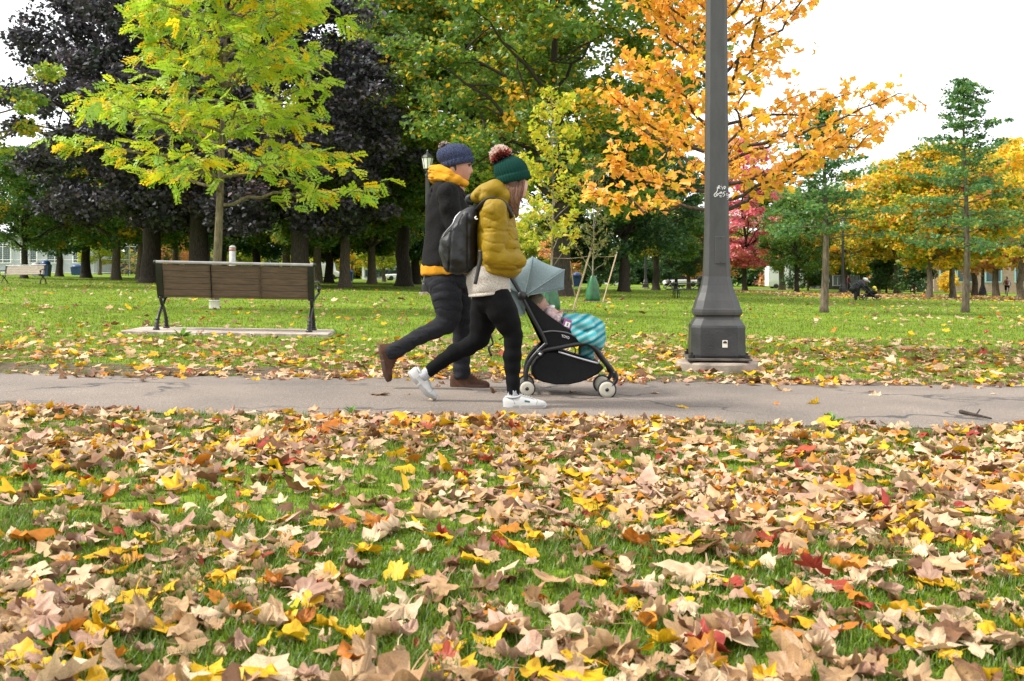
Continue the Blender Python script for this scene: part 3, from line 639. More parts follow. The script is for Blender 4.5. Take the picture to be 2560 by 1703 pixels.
plant_tree('maple_tree', 'green tree with pale trunk close to the fence at the lawn edge', green2, 60, 74, 5.1, .6, gg)
ash = big_tree_mesh(14, 12.5, 5.4, 6.0, .28, 80, 130, .22, P_LIME + [(.12, .2, .03)], [2, 1, 3, 1.4, 3], LEAF, BARK_MID, .55, (.5, 1.0), 5.0, .45, dens=.5)
plant_tree('ash_tree', 'thin pale yellow green tree in front of the purple maple edge', ash, -190, 45, .3, 1.0, gg)
# trunks one sees under the crowns, far behind the bench
far = [(290, 78, grey_green, .9, 'grey'), (352, 84, grey_green, 1.0, 'straight grey'), (215, 88, dgreen, .95, 'dark leaning'), (148, 95, green2, .8, 'slender dark'), (640, 92, dgreen, 1.0, 'dark'), (715, 84, grey_green, .95, 'pale grey'),
       (795, 80, grey_green, .9, 'mid brown'), (862, 62, grey_green, .92, 'brown forked'), (822, 88, dgreen, .9, 'blackish'), (930, 84, grey_green, .95, 'stout brown'), (1040, 90, dgreen, 1.0, 'dark stout'), (1005, 96, grey_green, .9, 'pale brown'), (560, 100, green2, .95, 'thin'), (440, 104, grey_green, 1.0, 'brown')]
wh = ['left of the black trunked maple', 'just behind the black trunked maple', 'by the far blue bin', 'by the tall mesh fence', 'above the bench backrest', 'next to the forked purple maple', 'right of the bench end', 'standing on the dark earth strip', 'beside the white far van', 'next to a bright lime tree', 'right behind the lantern lamp', 'left of the lantern lamp', 'behind the grey capped post', 'between two purple maples']
for i, (px, Y, me, s_, d) in enumerate(far): plant_tree('park_tree', f'green park tree with {d} trunk {wh[i]}', me, px, Y, i * 1.7, s_, 'green park trees in the distance')
# bright yellow and lime trees glimpsed under the crowns
for i, (px, Y, me, s_, lb) in enumerate([(960, 112, lime, .95, 'bright lime tree glowing between far trunks'), (600, 122, lime, .9, 'lime yellow tree seen over the bench backrest'), (250, 128, lime, .9, 'small yellow green tree behind the far picnic tables'), (880, 126, gold2, .75, 'yellow orange tree behind the brown forked trunk'),
        (430, 132, rust, .8, 'rust orange tree between the black trunks'), (1090, 128, lime, 1.0, 'lime tree behind the lantern lamp'), (1430, 120, rust, .8, 'rust tree behind the two saplings'), (1350, 128, lime, .95, 'lime yellow tree behind the stroller canopy'), (760, 134, lime, 1.0, 'yellow lime tree behind the mid brown trunk')]):
    plant_tree('autumn_tree', lb, me, px, Y, i * 2.1, s_, 'small autumn trees in the distance')
# right half
gr = 'autumn trees on the right side of the lawn'
plant_tree('pink_maple', 'slender pink red maple beside the big grey lamp post', pink, 1862, 92, .5, .95)
for i, (px, Y, me, s_, lb) in enumerate([
    (1760, 104, rust, .78, 'rust coloured tree right behind the picnic table'), (1690, 96, dgreen, .42, 'small round grey green tree beside the person with a pram'), (1722, 99, grey_green, .55, 'leaning green tree just behind the picnic table'),
    (1955, 110, grey_green, .85, 'green tree with thick trunk behind the pink maple'), (1992, 84, green2, .5, 'small green tree with slim trunk between pink maple and pin oak'), (1800, 124, rust, 1.0, 'rust and green tree with wide trunk behind the lamp base'),
    (2110, 92, gold, 1.04, 'gold and green tree above the stooping person'), (2242, 92, gold2, 1.22, 'gold tree with stout brown trunk beside a round shrub'), (2324, 64, gold, 1.12, 'gold and green tree with dark forking trunk in the leaf carpet'),
    (2196, 100, gold, 1.10, 'gold green tree with thin straight trunk behind the stooping person'), (2382, 66, gold, 1.16, 'gold tree with whitewashed trunk foot beside the pin oak'), (2437, 88, gold2, 1.22, 'amber tree next to the far path lamp'), (2490, 84, rust, 1.40, 'rust amber tree left of the cyclist'), (2552, 74, gold2, 1.16, 'gold tree with dark leaning trunk right of the cyclist'),
    (2640, 80, gold, 1.40, 'gold and green tree beyond the cyclist'), (2060, 118, grey_green, .9, 'dull green tree behind the near pin oak'), (2300, 122, rust, 1.46, 'amber tree in front of the brick building'), (2160, 128, dgreen, .9, 'dark green tree behind the two standing people'), (2420, 124, gold2, 1.40, 'golden tree over the brick building')]):
    plant_tree('autumn_tree', lb, me, px, Y, i * 1.3 + .4, s_, gr)
# the far wood that closes the park off
g_ = np.random.default_rng(77); parts = []
for k in range(58):
    px = -200 + k * 52 + g_.normal(0, 15); Y = g_.uniform(150, 185); X_ = (px - 1280) / FPX * Y; H = g_.uniform(8, 13) if px > 900 else g_.uniform(10, 15)
    n = 46; cent = np.stack([X_ + g_.normal(0, 3.0, n), Y + g_.normal(0, 2.5, n), G(X_) + np.concatenate([g_.uniform(.2, 3.2, 14), g_.uniform(1, H, n - 14)])], 1)
    pal, w_ = (P_DGREEN, W_DGREEN) if g_.random() < .45 else (P_GRYEL, W_GRYEL)
    if px > 1900 and g_.random() < .5: pal, w_ = P_RUST, W_RUST
    parts.append(clump_leaves(cent, g_.uniform(1.2, 2.2, n), 36, .8, pal, w_, g_, .7))
V, F, c = joinarr(parts); props(mk('far_wood', V, F, LEAF, None, False, c), 'band of mixed green and amber trees closing the park', None, None, 'stuff')
# shrubs
shr = big_tree_mesh(12, 2.6, 1.5, .35, .06, 60, 110, .17, P_DGREEN, [2, 3, 1, 2], LEAF, BARK_MID, .8, (.35, .6), .3, .4, nlimb=8)
for i, (px, Y, s_, lb) in enumerate([(2286, 88, 1.15, 'round green shrub right of the stout trunk'), (2216, 96, 1.3, 'dark green shrub left of the stout trunk'), (1560, 104, 1.1, 'green shrub near the white far house'), (1500, 100, 1.2, 'green shrub behind the second tree bag'), (2020, 104, 1.4, 'low hedge like shrub beside the slim pin oak')]):
    plant_tree('shrub', lb, shr, px, Y, i * 1.1, s_, 'shrubs at the lawn edge', 'shrub')
ysh = big_tree_mesh(13, 2.2, 1.0, .3, .04, 36, 90, .16, P_GOLD, [2, 4, 0, 2, 0], LEAF, BARK_MID, .9, (.3, .5), .3, .4, nlimb=6)
plant_tree('shrub', 'small yellow shrub in front of the brick building', ysh, 2375, 108, 0, 1.0, None, 'shrub')

# ---------------------------------------------------------------- grown trees near the camera
def grow_twigs(mb_, base, tip, r0, g, ntw, ltw, up=.25, n=10, start=.25, sides=6, sag=.06):
    """a limb with side twigs; returns list of (twig polyline)"""
    P_ = limb(mb_, base, tip, r0, r0 * .22, g, sag, n, sides); tw = [P_[-3:]]
    d0 = (P_[-1] - P_[0]); L_ = np.linalg.norm(d0); d0 = d0 / L_
    for k in range(ntw):
        t = start + (1 - start) * (k + g.random()) / ntw; i = min(n - 2, int(t * (n - 1))); s0 = P_[i] + (P_[i + 1] - P_[i]) * (t * (n - 1) - i)
        side = np.cross(d0, [0, 0, 1]); side /= np.linalg.norm(side) + 1e-9; e = d0 * g.uniform(.35, .9) + side * (1 if k % 2 else -1) * g.uniform(.5, 1) + np.array([0, 0, 1]) * g.normal(up, .3); e /= np.linalg.norm(e)
        l = ltw * g.uniform(.5, 1.15) * (1.15 - .5 * t); tw.append(limb(mb_, s0, s0 + e * l, max(.004, r0 * .2), .0025, g, .04, 5, 4))
    return tw
def leaf_objects(t, name, meshes, pos, rot, sz, idx, label=None):
    for i in idx: inst(name, meshes[int(rng.integers(0, len(meshes)))], t, pos[i] - ORG[t.name], rot[i], sz[i])

# golden maple right behind the lamp post
def golden_maple():
    g = np.random.default_rng(5); px, Y = 1791, 12.6; X_ = (px - 1280) / FPX * Y; b = np.array([X_, Y, G(X_)]); mb_ = MB()
    t = thing('golden_maple', 'young golden orange maple right behind the big lamp post', 'tree', b)
    tr = np.array([b + [0, 0, -.1], b + [0, 0, .1], b + [.01, 0, 1.0], b + [0, .02, 1.9], b + [.05, 0, 3.2], b + [0, .05, 4.6], b + [.06, 0, 6.2]]); mb_.tube(spline(tr, 24), np.interp(np.linspace(0, 1, 24), [0, .05, .3, .6, 1], [.085, .062, .052, .04, .012]), 10)
    tw = []
    for k in range(30):
        h0 = 1.75 + 3.2 * (k / 30) ** 1.25; a = k * 2.39996 + .4; el = g.uniform(.4, .85) if k > 13 else g.uniform(.14, .6); L_ = (2.75 - .38 * (h0 - 1.75)) * g.uniform(.75, 1.1) * (1 - .24 * max(0, -math.cos(a)) + (.3 if k > 13 else -.05) * max(0, math.cos(a)))
        d = np.array([math.cos(a) * math.cos(el), math.sin(a) * math.cos(el) * .9, math.sin(el)]); s0 = b + [0, 0, h0]; tip = s0 + d * L_ + np.array([.03, 0, 0]) * L_
        tw += grow_twigs(mb_, s0, tip, .03 - .0035 * (h0 - 1.75), g, 13, .8, .2, 12, .18, 6, -.05)
    mb_.build('trunk', bark('bark_young', (.035, .025, .02), (.11, .085, .065)), t, True)
    pos = []
    for P_ in tw:
        n = int(8 + g.integers(0, 4)); q = g.random(n); i = np.minimum((q * (len(P_) - 1)).astype(int), len(P_) - 2); f = (q * (len(P_) - 1) - i)[:, None]
        pos.append(P_[i] + (P_[i + 1] - P_[i]) * f + g.normal(0, .045, (n, 3)) + np.array([0, 0, -.03]))
    pos = np.concatenate(pos); n = len(pos); sz = .074 * g.uniform(.7, 1.25, n)
    rot = np.stack([g.normal(-.75, .45, n), g.normal(0, .45, n), g.uniform(0, 6.283, n)], 1)
    hx_ = (pos[:, 0] - X_ + 1.8) / 4.2; k = g.random(n); cols = np.where((k < .5)[:, None], (.9, .47, .055), np.where((k < .8)[:, None], (.9, .42, .085), np.where((k < .93)[:, None], (.88, .58, .04), (.55, .44, .04)))) * g.uniform(.82, 1.1, n)[:, None]
    VV = [leaf_mesh(900 + s, .8) for s in range(5)]; VLo = [leaf_mesh(930 + s, .85, True) for s in range(8)]
    hero_ = g.permutation(n)[:300]; rest_ = np.setdiff1d(np.arange(n), hero_); ms = []
    for s in range(5):
        for c_ in ((.9, .47, .055), (.9, .42, .085), (.88, .58, .04)): me = mesh_np('leaf', VV[s][0], VV[s][1], np.repeat([c_], len(VV[s][0]), 0), True); me.materials.append(LEAF); ms.append(me)
    leaf_objects(t, 'leaf', ms, pos, rot, sz, hero_)
    pp = []; R = rotm(rot[:, 0], rot[:, 1], rot[:, 2]); v = g.integers(0, 8, n)
    for s in range(8):
        m_ = np.zeros(n, bool); m_[rest_] = True; m_ &= v == s; pp.append(scatter(VLo[s][0], VLo[s][1], pos[m_], R[m_], sz[m_], cols[m_]))
    V, F, c = joinarr(pp); props(mk('crown', V, F, LEAF, t, True, c), None, None, None, 'stuff'); return t
golden_maple()

# yellow green tree with feathered leaves behind the bench
def frond(seed, pairs=7):
    g = np.random.default_rng(seed); V, F = [], []
    for k in range(pairs):
        y = .14 + .86 * k / pairs
        for sgn in (-1, 1):
            a = sgn * (1.0 + g.normal(0, .15)); d = np.array([math.sin(a), math.cos(a) * .8 + .15, g.normal(-.18, .18)]); l = .27 * (1 - .35 * abs(k / pairs - .45)) * g.uniform(.85, 1.15); q = np.array([-d[1], d[0], 0]) * .042 / .24 * .95 * l * 3.4; o = np.array([0, y, -.25 * y * y]); n0 = len(V) * 0 + sum(len(x) for x in V)
            V.append(np.array([o, o + d * l * .5 + q * .5, o + d * l, o + d * l * .5 - q * .5])); F += [(n0, n0 + 1, n0 + 2), (n0, n0 + 2, n0 + 3)]
    n0 = sum(len(x) for x in V); V.append(np.array([[-.008, 0, 0], [.008, 0, 0], [0, 1, -.25]])); F.append((n0, n0 + 1, n0 + 2))
    return np.concatenate(V), np.array(F)
def feather_tree():
    g = np.random.default_rng(15); px, Y = 536, 23.2; X_ = (px - 1280) / FPX * Y; b = np.array([X_, Y, G(X_)]); mb_ = MB()
    t = thing('feathered_tree', 'young yellow green tree with feathered leaves behind the bench', 'tree', b)
    tr = np.array([b + [0, 0, -.1], b + [.0, 0, .1], b + [.08, 0, 1.4], b + [.14, .0, 2.9], b + [.2, 0, 4.6], b + [.24, .05, 6.4], b + [.3, 0, 9.3]]); S = spline(tr, 30); mb_.tube(S, np.interp(np.linspace(0, 1, 30), [0, .04, .35, .6, 1], [.14, .115, .095, .065, .015]), 10)
    tw = []
    for k in range(46):
        h0 = 2.5 + 6.2 * (k / 46) ** 1.0; a = k * 2.39996; el = g.uniform(.05, .7); L_ = (3.45 - .22 * (h0 - 2.5)) * g.uniform(.72, 1.06)
        if k < 6: el = g.uniform(.0, .35)
        d = np.array([math.cos(a) * math.cos(el), math.sin(a) * math.cos(el), math.sin(el) * .75]); s0 = S[np.argmin(np.abs(S[:, 2] - b[2] - h0))]
        tw += grow_twigs(mb_, s0, s0 + d * L_, .05 - .004 * (h0 - 2.5), g, 11, 1.2, .1, 12, .25, 6, .03)
    mb_.build('trunk', bark('bark_grey_brown', (.07, .055, .035), (.24, .19, .12)), t, True)
    pos = []; az = []
    for P_ in tw:
        n = int(4 + g.integers(0, 3)); q = .15 + .85 * g.random(n); i = np.minimum((q * (len(P_) - 1)).astype(int), len(P_) - 2); f = (q * (len(P_) - 1) - i)[:, None]; d = P_[-1] - P_[0]
        pos.append(P_[i] + (P_[i + 1] - P_[i]) * f); az.append(np.arctan2(-d[0], d[1]) + g.normal(0, .9, n))
    pos = np.concatenate(pos); az = np.concatenate(az); n = len(pos); sz = .44 * g.uniform(.7, 1.15, n)
    rot = np.stack([g.normal(-.15, .5, n), g.normal(0, .6, n), az], 1); k = g.random(n)
    pal = np.array([(.38, .53, .035), (.52, .56, .03), (.78, .55, .015), (.28, .45, .05)]); kk_ = g.choice(4, n, p=(.4, .28, .15, .17)); cols = pal[kk_] * g.uniform(.85, 1.1, n)[:, None]
    FR = [frond(s) for s in range(8)]; hero_ = g.permutation(n)[:300]; rest_ = np.setdiff1d(np.arange(n), hero_); ms = []
    for s in range(4):
        for c_ in pal: me = mesh_np('leaf', FR[s][0], FR[s][1], np.repeat([c_], len(FR[s][0]), 0)); me.materials.append(LEAF); ms.append(me)
    leaf_objects(t, 'leaf', ms, pos, rot, sz, hero_); pp = []; R = rotm(rot[:, 0], rot[:, 1], rot[:, 2]); v = g.integers(0, 8, n)
    for s in range(8):
        m_ = np.zeros(n, bool); m_[rest_] = True; m_ &= v == s; pp.append(scatter(FR[s][0], FR[s][1], pos[m_], R[m_], sz[m_], cols[m_]))
    V, F, c = joinarr(pp); props(mk('crown', V, F, LEAF, t, False, c), None, None, None, 'stuff')
    # plastic trunk guard
    m_ = MB(); th = np.linspace(0, 6.283, 13); m_.lathe(b + [0, 0, .0], [(.125, 0), (.125, .02), (.12, .2), (.13, .21), (.13, .18)], 14); m_.build('trunk_guard', plain('guard_plastic', (.62, .58, .5), .6), t, True)
feather_tree()

# saplings with stakes and water bags
def sapling(px, Y, H, R_, nb, nl, pal, seed, label, size, heroes, group=None):
    g = np.random.default_rng(seed); X_ = (px - 1280) / FPX * Y; b = np.array([X_, Y, G(X_)]); mb_ = MB(); t = thing('sapling', label, 'sapling', b, group)
    tr = np.array([b + [0, 0, -.05], b + [.0, 0, 1.2], b + [.04, 0, H * .5], b + [.0, 0, H]]); S = spline(tr, 20); mb_.tube(S, np.linspace(.04, .008, 20), 8); tw = []
    for k in range(nb):
        h0 = H * (.2 + .75 * k / nb); a = k * 2.4; el = g.uniform(.5, 1.0); L_ = R_ * (1.15 - .75 * k / nb) * g.uniform(.7, 1.1); d = np.array([math.cos(a) * math.cos(el), math.sin(a) * math.cos(el), math.sin(el)]); s0 = S[np.argmin(np.abs(S[:, 2] - b[2] - h0))]
        tw += grow_twigs(mb_, s0, s0 + d * L_, .014, g, 5, .4, .2, 7, .3, 5, .02)
    mb_.build('trunk', BARK_PALE, t, True); pos = np.concatenate([P_[g.integers(0, len(P_), nl)] + g.normal(0, .06, (nl, 3)) for P_ in tw]); n = len(pos); sz = size * g.uniform(.65, 1.2, n); rot = np.stack([g.normal(-.6, .5, n), g.normal(0, .5, n), g.uniform(0, 6.28, n)], 1)
    pal = np.array(pal); cols = pal[g.integers(0, len(pal), n)] * g.uniform(.85, 1.1, n)[:, None]; hero_ = g.permutation(n)[:heroes]; rest_ = np.setdiff1d(np.arange(n), hero_); ms = []
    for s in range(3):
        P_, F_ = leaf_mesh(1200 + s, .4, True)
        for c_ in pal: me = mesh_np('leaf', P_, F_, np.repeat([c_], len(P_), 0), True); me.materials.append(LEAF); ms.append(me)
    leaf_objects(t, 'leaf', ms, pos, rot, sz, hero_); P_, F_ = leaf_mesh(1210, .4, True); V, F, c = scatter(P_, F_, pos[rest_], rotm(*rot[rest_].T), sz[rest_], cols[rest_]); props(mk('crown', V, F, LEAF, t, True, c), None, None, None, 'stuff'); return b
WOOD_PALE = plain('stake_wood', (.42, .3, .19), .8, var=.3, scale=20, stretch=(8, 8, 1), bump=.2)
BAGM = plain('bag_vinyl', (.02, .11, .035), .3, var=.3, scale=6, bump=.35, bscale=9)
def stake(a, b_, label):
    t = thing('tree_stake', label, 'stake', a, 'wooden tree stakes'); m_ = MB(); a, b_ = np.array(a), np.array(b_); d = b_ - a; P_ = [a - d * .04, a + d * .5, b_]; m_.tube(P_, [.024, .024, .024], 4); m_.build('post', WOOD_PALE, t)
    m_ = MB(); m_.tube([a + d * .955, a + d * .985], .03, 6); m_.build('tie', plain('tie_strap', (.12, .1, .08), .8), t)
def water_bag(b, label, h=.75):
    t = thing('watering_bag', label, 'watering bag', b, 'green tree watering bags'); n = 26; rows = []; g = np.random.default_rng(int(b[1] * 10)); ph = g.uniform(0, 6.28, 4)
    for z, r in ((0, .2), (.02, .255), (.1, .275), (.25, .265), (.42, .225), (.58, .175), (.7, .12), (.78, .075)):
        a = np.linspace(0, 6.283, n, endpoint=False); rr_ = r * (1 + .10 * np.sin(a * 5 + ph[0] + z * 5) * (z > .03) + .06 * np.sin(a * 9 + ph[1] - z * 14)); rows.append(np.stack([b[0] + rr_ * np.cos(a), b[1] + rr_ * np.sin(a) * .9, np.full(n, b[2] + z * h / .75)], 1))
    m_ = MB(); m_.grid(np.array(rows), True); m_.build('bag', BAGM, t, True); m_ = MB(); q = [(r_[0] + r_[6]) / 2 * 0 + np.array([b[0] - .02, rows[i][19][1] - .012, rows[i][0][2]]) for i, r_ in enumerate(rows)]; m_.tube(q[1:], .012, 5); m_.build('zip', plain('zip', (.04, .07, .05), .5), t)
    m_ = MB(); th = np.linspace(0, 6.283, 17); m_.lathe(b + [0, 0, -.03], [(.75, 0), (.68, .045), (.3, .06)], 20); props(m_.build('mulch_ring', plain('mulch', (.1, .065, .045), .95, var=.5, scale=30, bump=.8), None, True), 'brown mulch ring round a sapling foot' , 'mulch', 'mulch rings')
LIMES = [(.52, .55, .04), (.44, .52, .04), (.6, .55, .04), (.66, .48, .02)]
b1 = sapling(1379, 27, 6.0, 1.5, 30, 9, LIMES, 31, 'slim yellow green sapling behind the stroller canopy', .105, 300)
water_bag(b1 + np.array([-.05, -.25, 0]), 'green watering bag seen between stroller canopy and baby')
b2 = sapling(1482, 38, 5.3, 1.25, 24, 7, [(.16, .2, .04), (.22, .22, .05), (.1, .15, .03), (.35, .24, .06)], 33, 'thin olive green sapling above the free standing watering bag', .09, 120)
water_bag(b2 + np.array([0, -.1, 0]), 'green watering bag standing free on the lawn between stakes', .95)
def Wg(px, py): # point of the ground seen at a pixel
    yh = YH - SLOPE * (px - 1280); Y = FPX * HCAM / (py - yh); return W(px, py, Y)
def stk(x0, y0, x1, y1, label): a = Wg(x0, y0); b_ = W(x1, y1, a[1] + .1); stake(a, b_, label)
stk(1432, 777, 1478, 622, 'long pale stake leaning right, in front of the first sapling')
stk(1437, 742, 1423, 640, 'short pale stake leaning left behind the stroller front')
stk(1507, 757, 1543, 630, 'pale stake leaning right beside the free standing watering bag')
for (x0, y0, Y0), (x1, y1, Y1), lb in (((1378, 645, 27.0), (1478, 640, 26.6), 'thin tie line from the first sapling to its stake'), ((1482, 640, 38.), (1541, 640, 37.), 'thin tie line from the second sapling to its stake')):
    m_ = MB(); m_.tube(spline([W(x0, y0, Y0), (W(x0, y0, Y0) + W(x1, y1, Y1)) / 2 - [0, 0, .04], W(x1, y1, Y1)], 8), .006, 4); props(m_.build('tie_line', WOOD_PALE), lb, 'tie')

# pin oaks: straight leader, level tiers
def pin_oak(px, Y, H, R_, seed, label, clear, ragged=1.0):
    g = np.random.default_rng(seed); X_ = (px - 1280) / FPX * Y; b = np.array([X_, Y, G(X_)]); mb_ = MB(); t = thing('pin_oak', label, 'tree', b, 'pin oaks on the lawn'); z = np.linspace(-.1, H, 24)
    mb_.tube(np.stack([b[0] + .06 * np.sin(z * .7), b[1] + 0 * z, b[2] + z], 1), np.interp(z, [-.1, .15, 1, H], [.17, .125, .105, .012]), 10); cent = []; rad = []
    for k in range(46):
        u = k / 46; h0 = clear + (H - clear - .3) * u; a = k * 2.39996; L_ = R_ * (1 - u) ** .75 * g.uniform(.55, 1.1) + .12; d = np.array([math.cos(a), math.sin(a), g.uniform(-.1, .25) + .3 * u]); s0 = b + [0, 0, h0]; Q = limb(mb_, s0, s0 + d * L_, .03 * (1 - .7 * u), .006, g, .03, 7, 5)
        for q in Q[2:]:
            for _ in range(2): cent.append(q + g.normal(0, .1, 3) * [1.6, 1.6, .5]); rad.append(g.uniform(.2, .5) * (1.15 - .5 * u))
    mb_.build('trunk', BARK_MID, t, True); cent = np.array(cent); V, F, c = clump_leaves(cent, np.array(rad), int(19 * ragged), .12, [(.075, .165, .05), (.11, .22, .055), (.055, .13, .045), (.24, .29, .06)], [3, 3, 2, .7], g, .38, .6, LL, .6); mk('crown', V, F, LEAF, t, False, c)
pin_oak(2413, 33, 8.0, 2.35, 41, 'tall green pin oak with pointed top left of the cyclist', 2.0)
pin_oak(2060, 30, 6.5, 1.9, 42, 'sparse green pin oak rising behind the golden maple', 2.2, .8)

# ------------------------------------------------------------------ bench
IRON = plain('cast_iron', (.018, .017, .016), .38, .3, .3, 25, .25, 80)
def slat_mat(name, c, k=1.0):
    return plain(name, c, .75, 0, .28, 5, .35, 22, .3, 0, (1.2, 9, 9))
SLATW = slat_mat('bench_slat_brown', (.11, .073, .048)); SLATG = slat_mat('bench_slat_grey', (.36, .31, .25))
RAILM = plain('bench_rail', (.30, .28, .27), .35, .2, .2, 8)
def make_bench(loc, label, wood):
    t = thing('park_bench', label, 'bench', loc); L_ = 2.22; hx = L_ / 2
    def back(z): return -.05 - (z - .46) * .30                # back plane leans toward -y
    for sx in (-1, 1):
        x = sx * (hx - .05); m = MB()
        for pts, r in (([(-.25, 0.0), (-.2, .14), (-.07, .27), (.03, .345), (.12, .4), (.2, .455)], (.03, .026, .023, .028, .024, .024)), ([(.27, 0.0), (.24, .14), (.13, .27), (.03, .345), (-.05, .41), (-.07, .47)], (.03, .026, .023, .028, .024, .024))):
            m.tube(spline([(x, y, z) for y, z in pts], 16), np.interp(np.linspace(0, 1, 16), np.linspace(0, 1, 6), r), 8)
        for z0 in (.05, .1, .15):
            for y0 in (-.245 + z0 * .3, .268 - z0 * .22): m.lathe((x, y0, z0), [(.028, -.01), (.036, -.006), (.036, .006), (.028, .01)], 8)
        for y0 in (-.25, .27): m.lathe((x, y0, 0), [(.045, -.012), (.05, .012), (.042, .03), (.03, .045)], 10)
        m.build('leg_frame', IRON, t, True, True)
        m = MB(); zz = np.linspace(.44, .955, 8)
        for i in range(7):
            a, b_ = zz[i], zz[i + 1]; yb = lambda z: back(z) - .012 - .03 * math.sin((z - .44) / .52 * math.pi)
            m.add([(x - .045, yb(a), a), (x + .045, yb(a), a), (x + .045, yb(a) + .05, a), (x - .045, yb(a) + .05, a), (x - .045, yb(b_), b_), (x + .045, yb(b_), b_), (x + .045, yb(b_) + .05, b_), (x - .045, yb(b_) + .05, b_)], [(0, 1, 5, 4), (1, 2, 6, 5), (2, 3, 7, 6), (3, 0, 4, 7)])
        m.build('end_upright', IRON, t, False, True)
        m = MB(); m.tube(spline([(x + sx * .03, back(.7), .70), (x + sx * .06, .08, .715), (x + sx * .06, .26, .70), (x + sx * .06, .36, .66), (x + sx * .06, .36, .59), (x + sx * .06, .29, .58), (x + sx * .06, .27, .62)], 26), .02, 8)
        m.tube(spline([(x + sx * .05, .3, .66), (x + sx * .06, .33, .56), (x + sx * .03, .27, .5), (x, .2, .455)], 14), .018, 8); m.lathe((x + sx * .06, .31, .615), [(.0, -.03), (.03, -.02), (.036, 0), (.03, .02), (0, .03)], 10)
        m.tube(spline([(x, -.08, .455), (x, .1, .45), (x, .36, .462)], 8), .02, 6); m.build('arm_rest', IRON, t, True, True)
    n = 5; z0, z1 = .49, .925; hgt = (z1 - z0) / n
    for k in range(n):
        zc = z0 + hgt * (k + .5); m = MB(); R = Rx(math.atan(.30)); m.box((0, back(zc), zc), (L_ - .19, .032, hgt - .0025), R, .004); o = m.build('back_slat', wood, t, False, True); o.location.y = .002 * (k % 2)
    m = MB(); m.box((0, back(.955) - .005, .958), (L_ - .02, .075, .04), None, .012); m.build('top_rail', RAILM, t, False, True)
    for sx in (-1, 1): m = MB(); m.lathe((sx * (hx - .005), back(.955) - .005, .956), [(0, -.03), (.028, -.02), (.034, 0), (.028, .02), (0, .03)], 10); m.build('rail_cap', IRON, t, True, True)
    for sx in (-.345, .345):
        m = MB(); zz = np.linspace(.455, .945, 9)
        P_ = [(sx, back(z) - .024, z) for z in zz]; m.tube(P_, .024, 4, True, (1.0, .35)); m.build('back_strap', wood if sx > 0 else IRON, t, False, True)
        for z in (.56, .72, .9): m = MB(); m.lathe((sx, back(z) - .036, z), [(.011, -.006), (.011, .004), (.006, .008)], 8, 1); m.build('bolt', IRON, t, True, True)
    for k in range(5): m = MB(); m.box((0, -.02 + .088 * k, .478 - .008 * math.sin(k)), (L_ - .16, .078, .032), None, .004); m.build('seat_slat', wood, t, False, True)
    return t
bx = -3.96; by = 14.32
bench = make_bench((bx, by, G(bx) + .045), 'brown slatted bench on a concrete slab, seen from behind', SLATW)
bench.rotation_euler = (0, math.atan(-SLOPE), .075)
fx, fy = W(60, 690, 51)[:2]
bench2 = make_bench((fx, fy, G(fx) + .0), 'pale slatted bench by the far blue bin', SLATG); bench2.rotation_euler = (0, math.atan(-SLOPE), math.pi - .12)
m = MB(); n = 40; xs_ = np.linspace(-1.45, 1.36, n); rows = []
CONC = plain('concrete', (.42, .37, .32), .9, 0, .22, 6, .35, 60)
g_ = np.random.default_rng(4); e0 = -.55 + .015 * g_.normal(size=n); e1 = .58 + .015 * g_.normal(size=n)
def sl(y, z): return np.stack([bx + xs_ * math.cos(.075) - y * .075, by + xs_ * .075 + y, G(bx + xs_) + z], 1)
m.grid(np.array([sl(e0, -.03 + 0 * xs_), sl(e0, .035 + 0 * xs_), sl(e0 + .02, .045 + 0 * xs_), sl(e1 - .02, .045 + 0 * xs_), sl(e1, .035 + 0 * xs_), sl(e1, -.03 + 0 * xs_)]))
for k in (0, n - 1): m.add([r[k] for r in (sl(e0, -.03 + 0 * xs_), sl(e0, .035 + 0 * xs_), sl(e0 + .02, .045 + 0 * xs_), sl(e1 - .02, .045 + 0 * xs_), sl(e1, .035 + 0 * xs_), sl(e1, -.03 + 0 * xs_))], [(0, 1, 2, 3, 4, 5)])
props(m.build('concrete_slab', plain('slab_concrete', (.36, .30, .25), .9, 0, .3, 4, .35, 60)), 'pale concrete slab under the brown bench', 'slab')

# ------------------------------------------------------------------ lamp posts
def lampmat():
    m, N, L, b = nodes_of('lamp_paint'); b.inputs['Roughness'].default_value = .42; b.inputs['Specular IOR Level'].default_value = .45
    t = N.new('ShaderNodeTexCoord'); n = N.new('ShaderNodeTexNoise'); n.inputs['Scale'].default_value = 5; n.inputs['Detail'].default_value = 8; n.inputs['Roughness'].default_value = .7
    mp = N.new('ShaderNodeMapping'); mp.inputs['Scale'].default_value = (1, 1, .35); L.new(t.outputs['Object'], mp.inputs['Vector']); L.new(mp.outputs['Vector'], n.inputs['Vector'])
    r = N.new('ShaderNodeValToRGB'); r.color_ramp.elements[0].position = .3; r.color_ramp.elements[1].position = .75; r.color_ramp.elements[0].color = (.026, .026, .026, 1); r.color_ramp.elements[1].color = (.06, .058, .055, 1)
    L.new(n.outputs['Fac'], r.inputs['Fac']); L.new(r.outputs['Color'], b.inputs['Base Color'])
    n2 = N.new('ShaderNodeTexNoise'); n2.inputs['Scale'].default_value = 140; L.new(t.outputs['Object'], n2.inputs['Vector'])
    bp = N.new('ShaderNodeBump'); bp.inputs['Strength'].default_value = .3; bp.inputs['Distance'].default_value = .004; L.new(n2.outputs['Fac'], bp.inputs['Height']); L.new(bp.outputs['Normal'], b.inputs['Normal']); return m
LAMPM = lampmat(); LAMPD = plain('lamp_black_paint', (.022, .022, .023), .4, 0, .55, 4, .3, 60); GLASSY = plain('lantern_glass', (.78, .76, .68), .25, 0, .08, 3); WHITEP = plain('white_paint', (.8, .8, .78), .5, 0, .05)
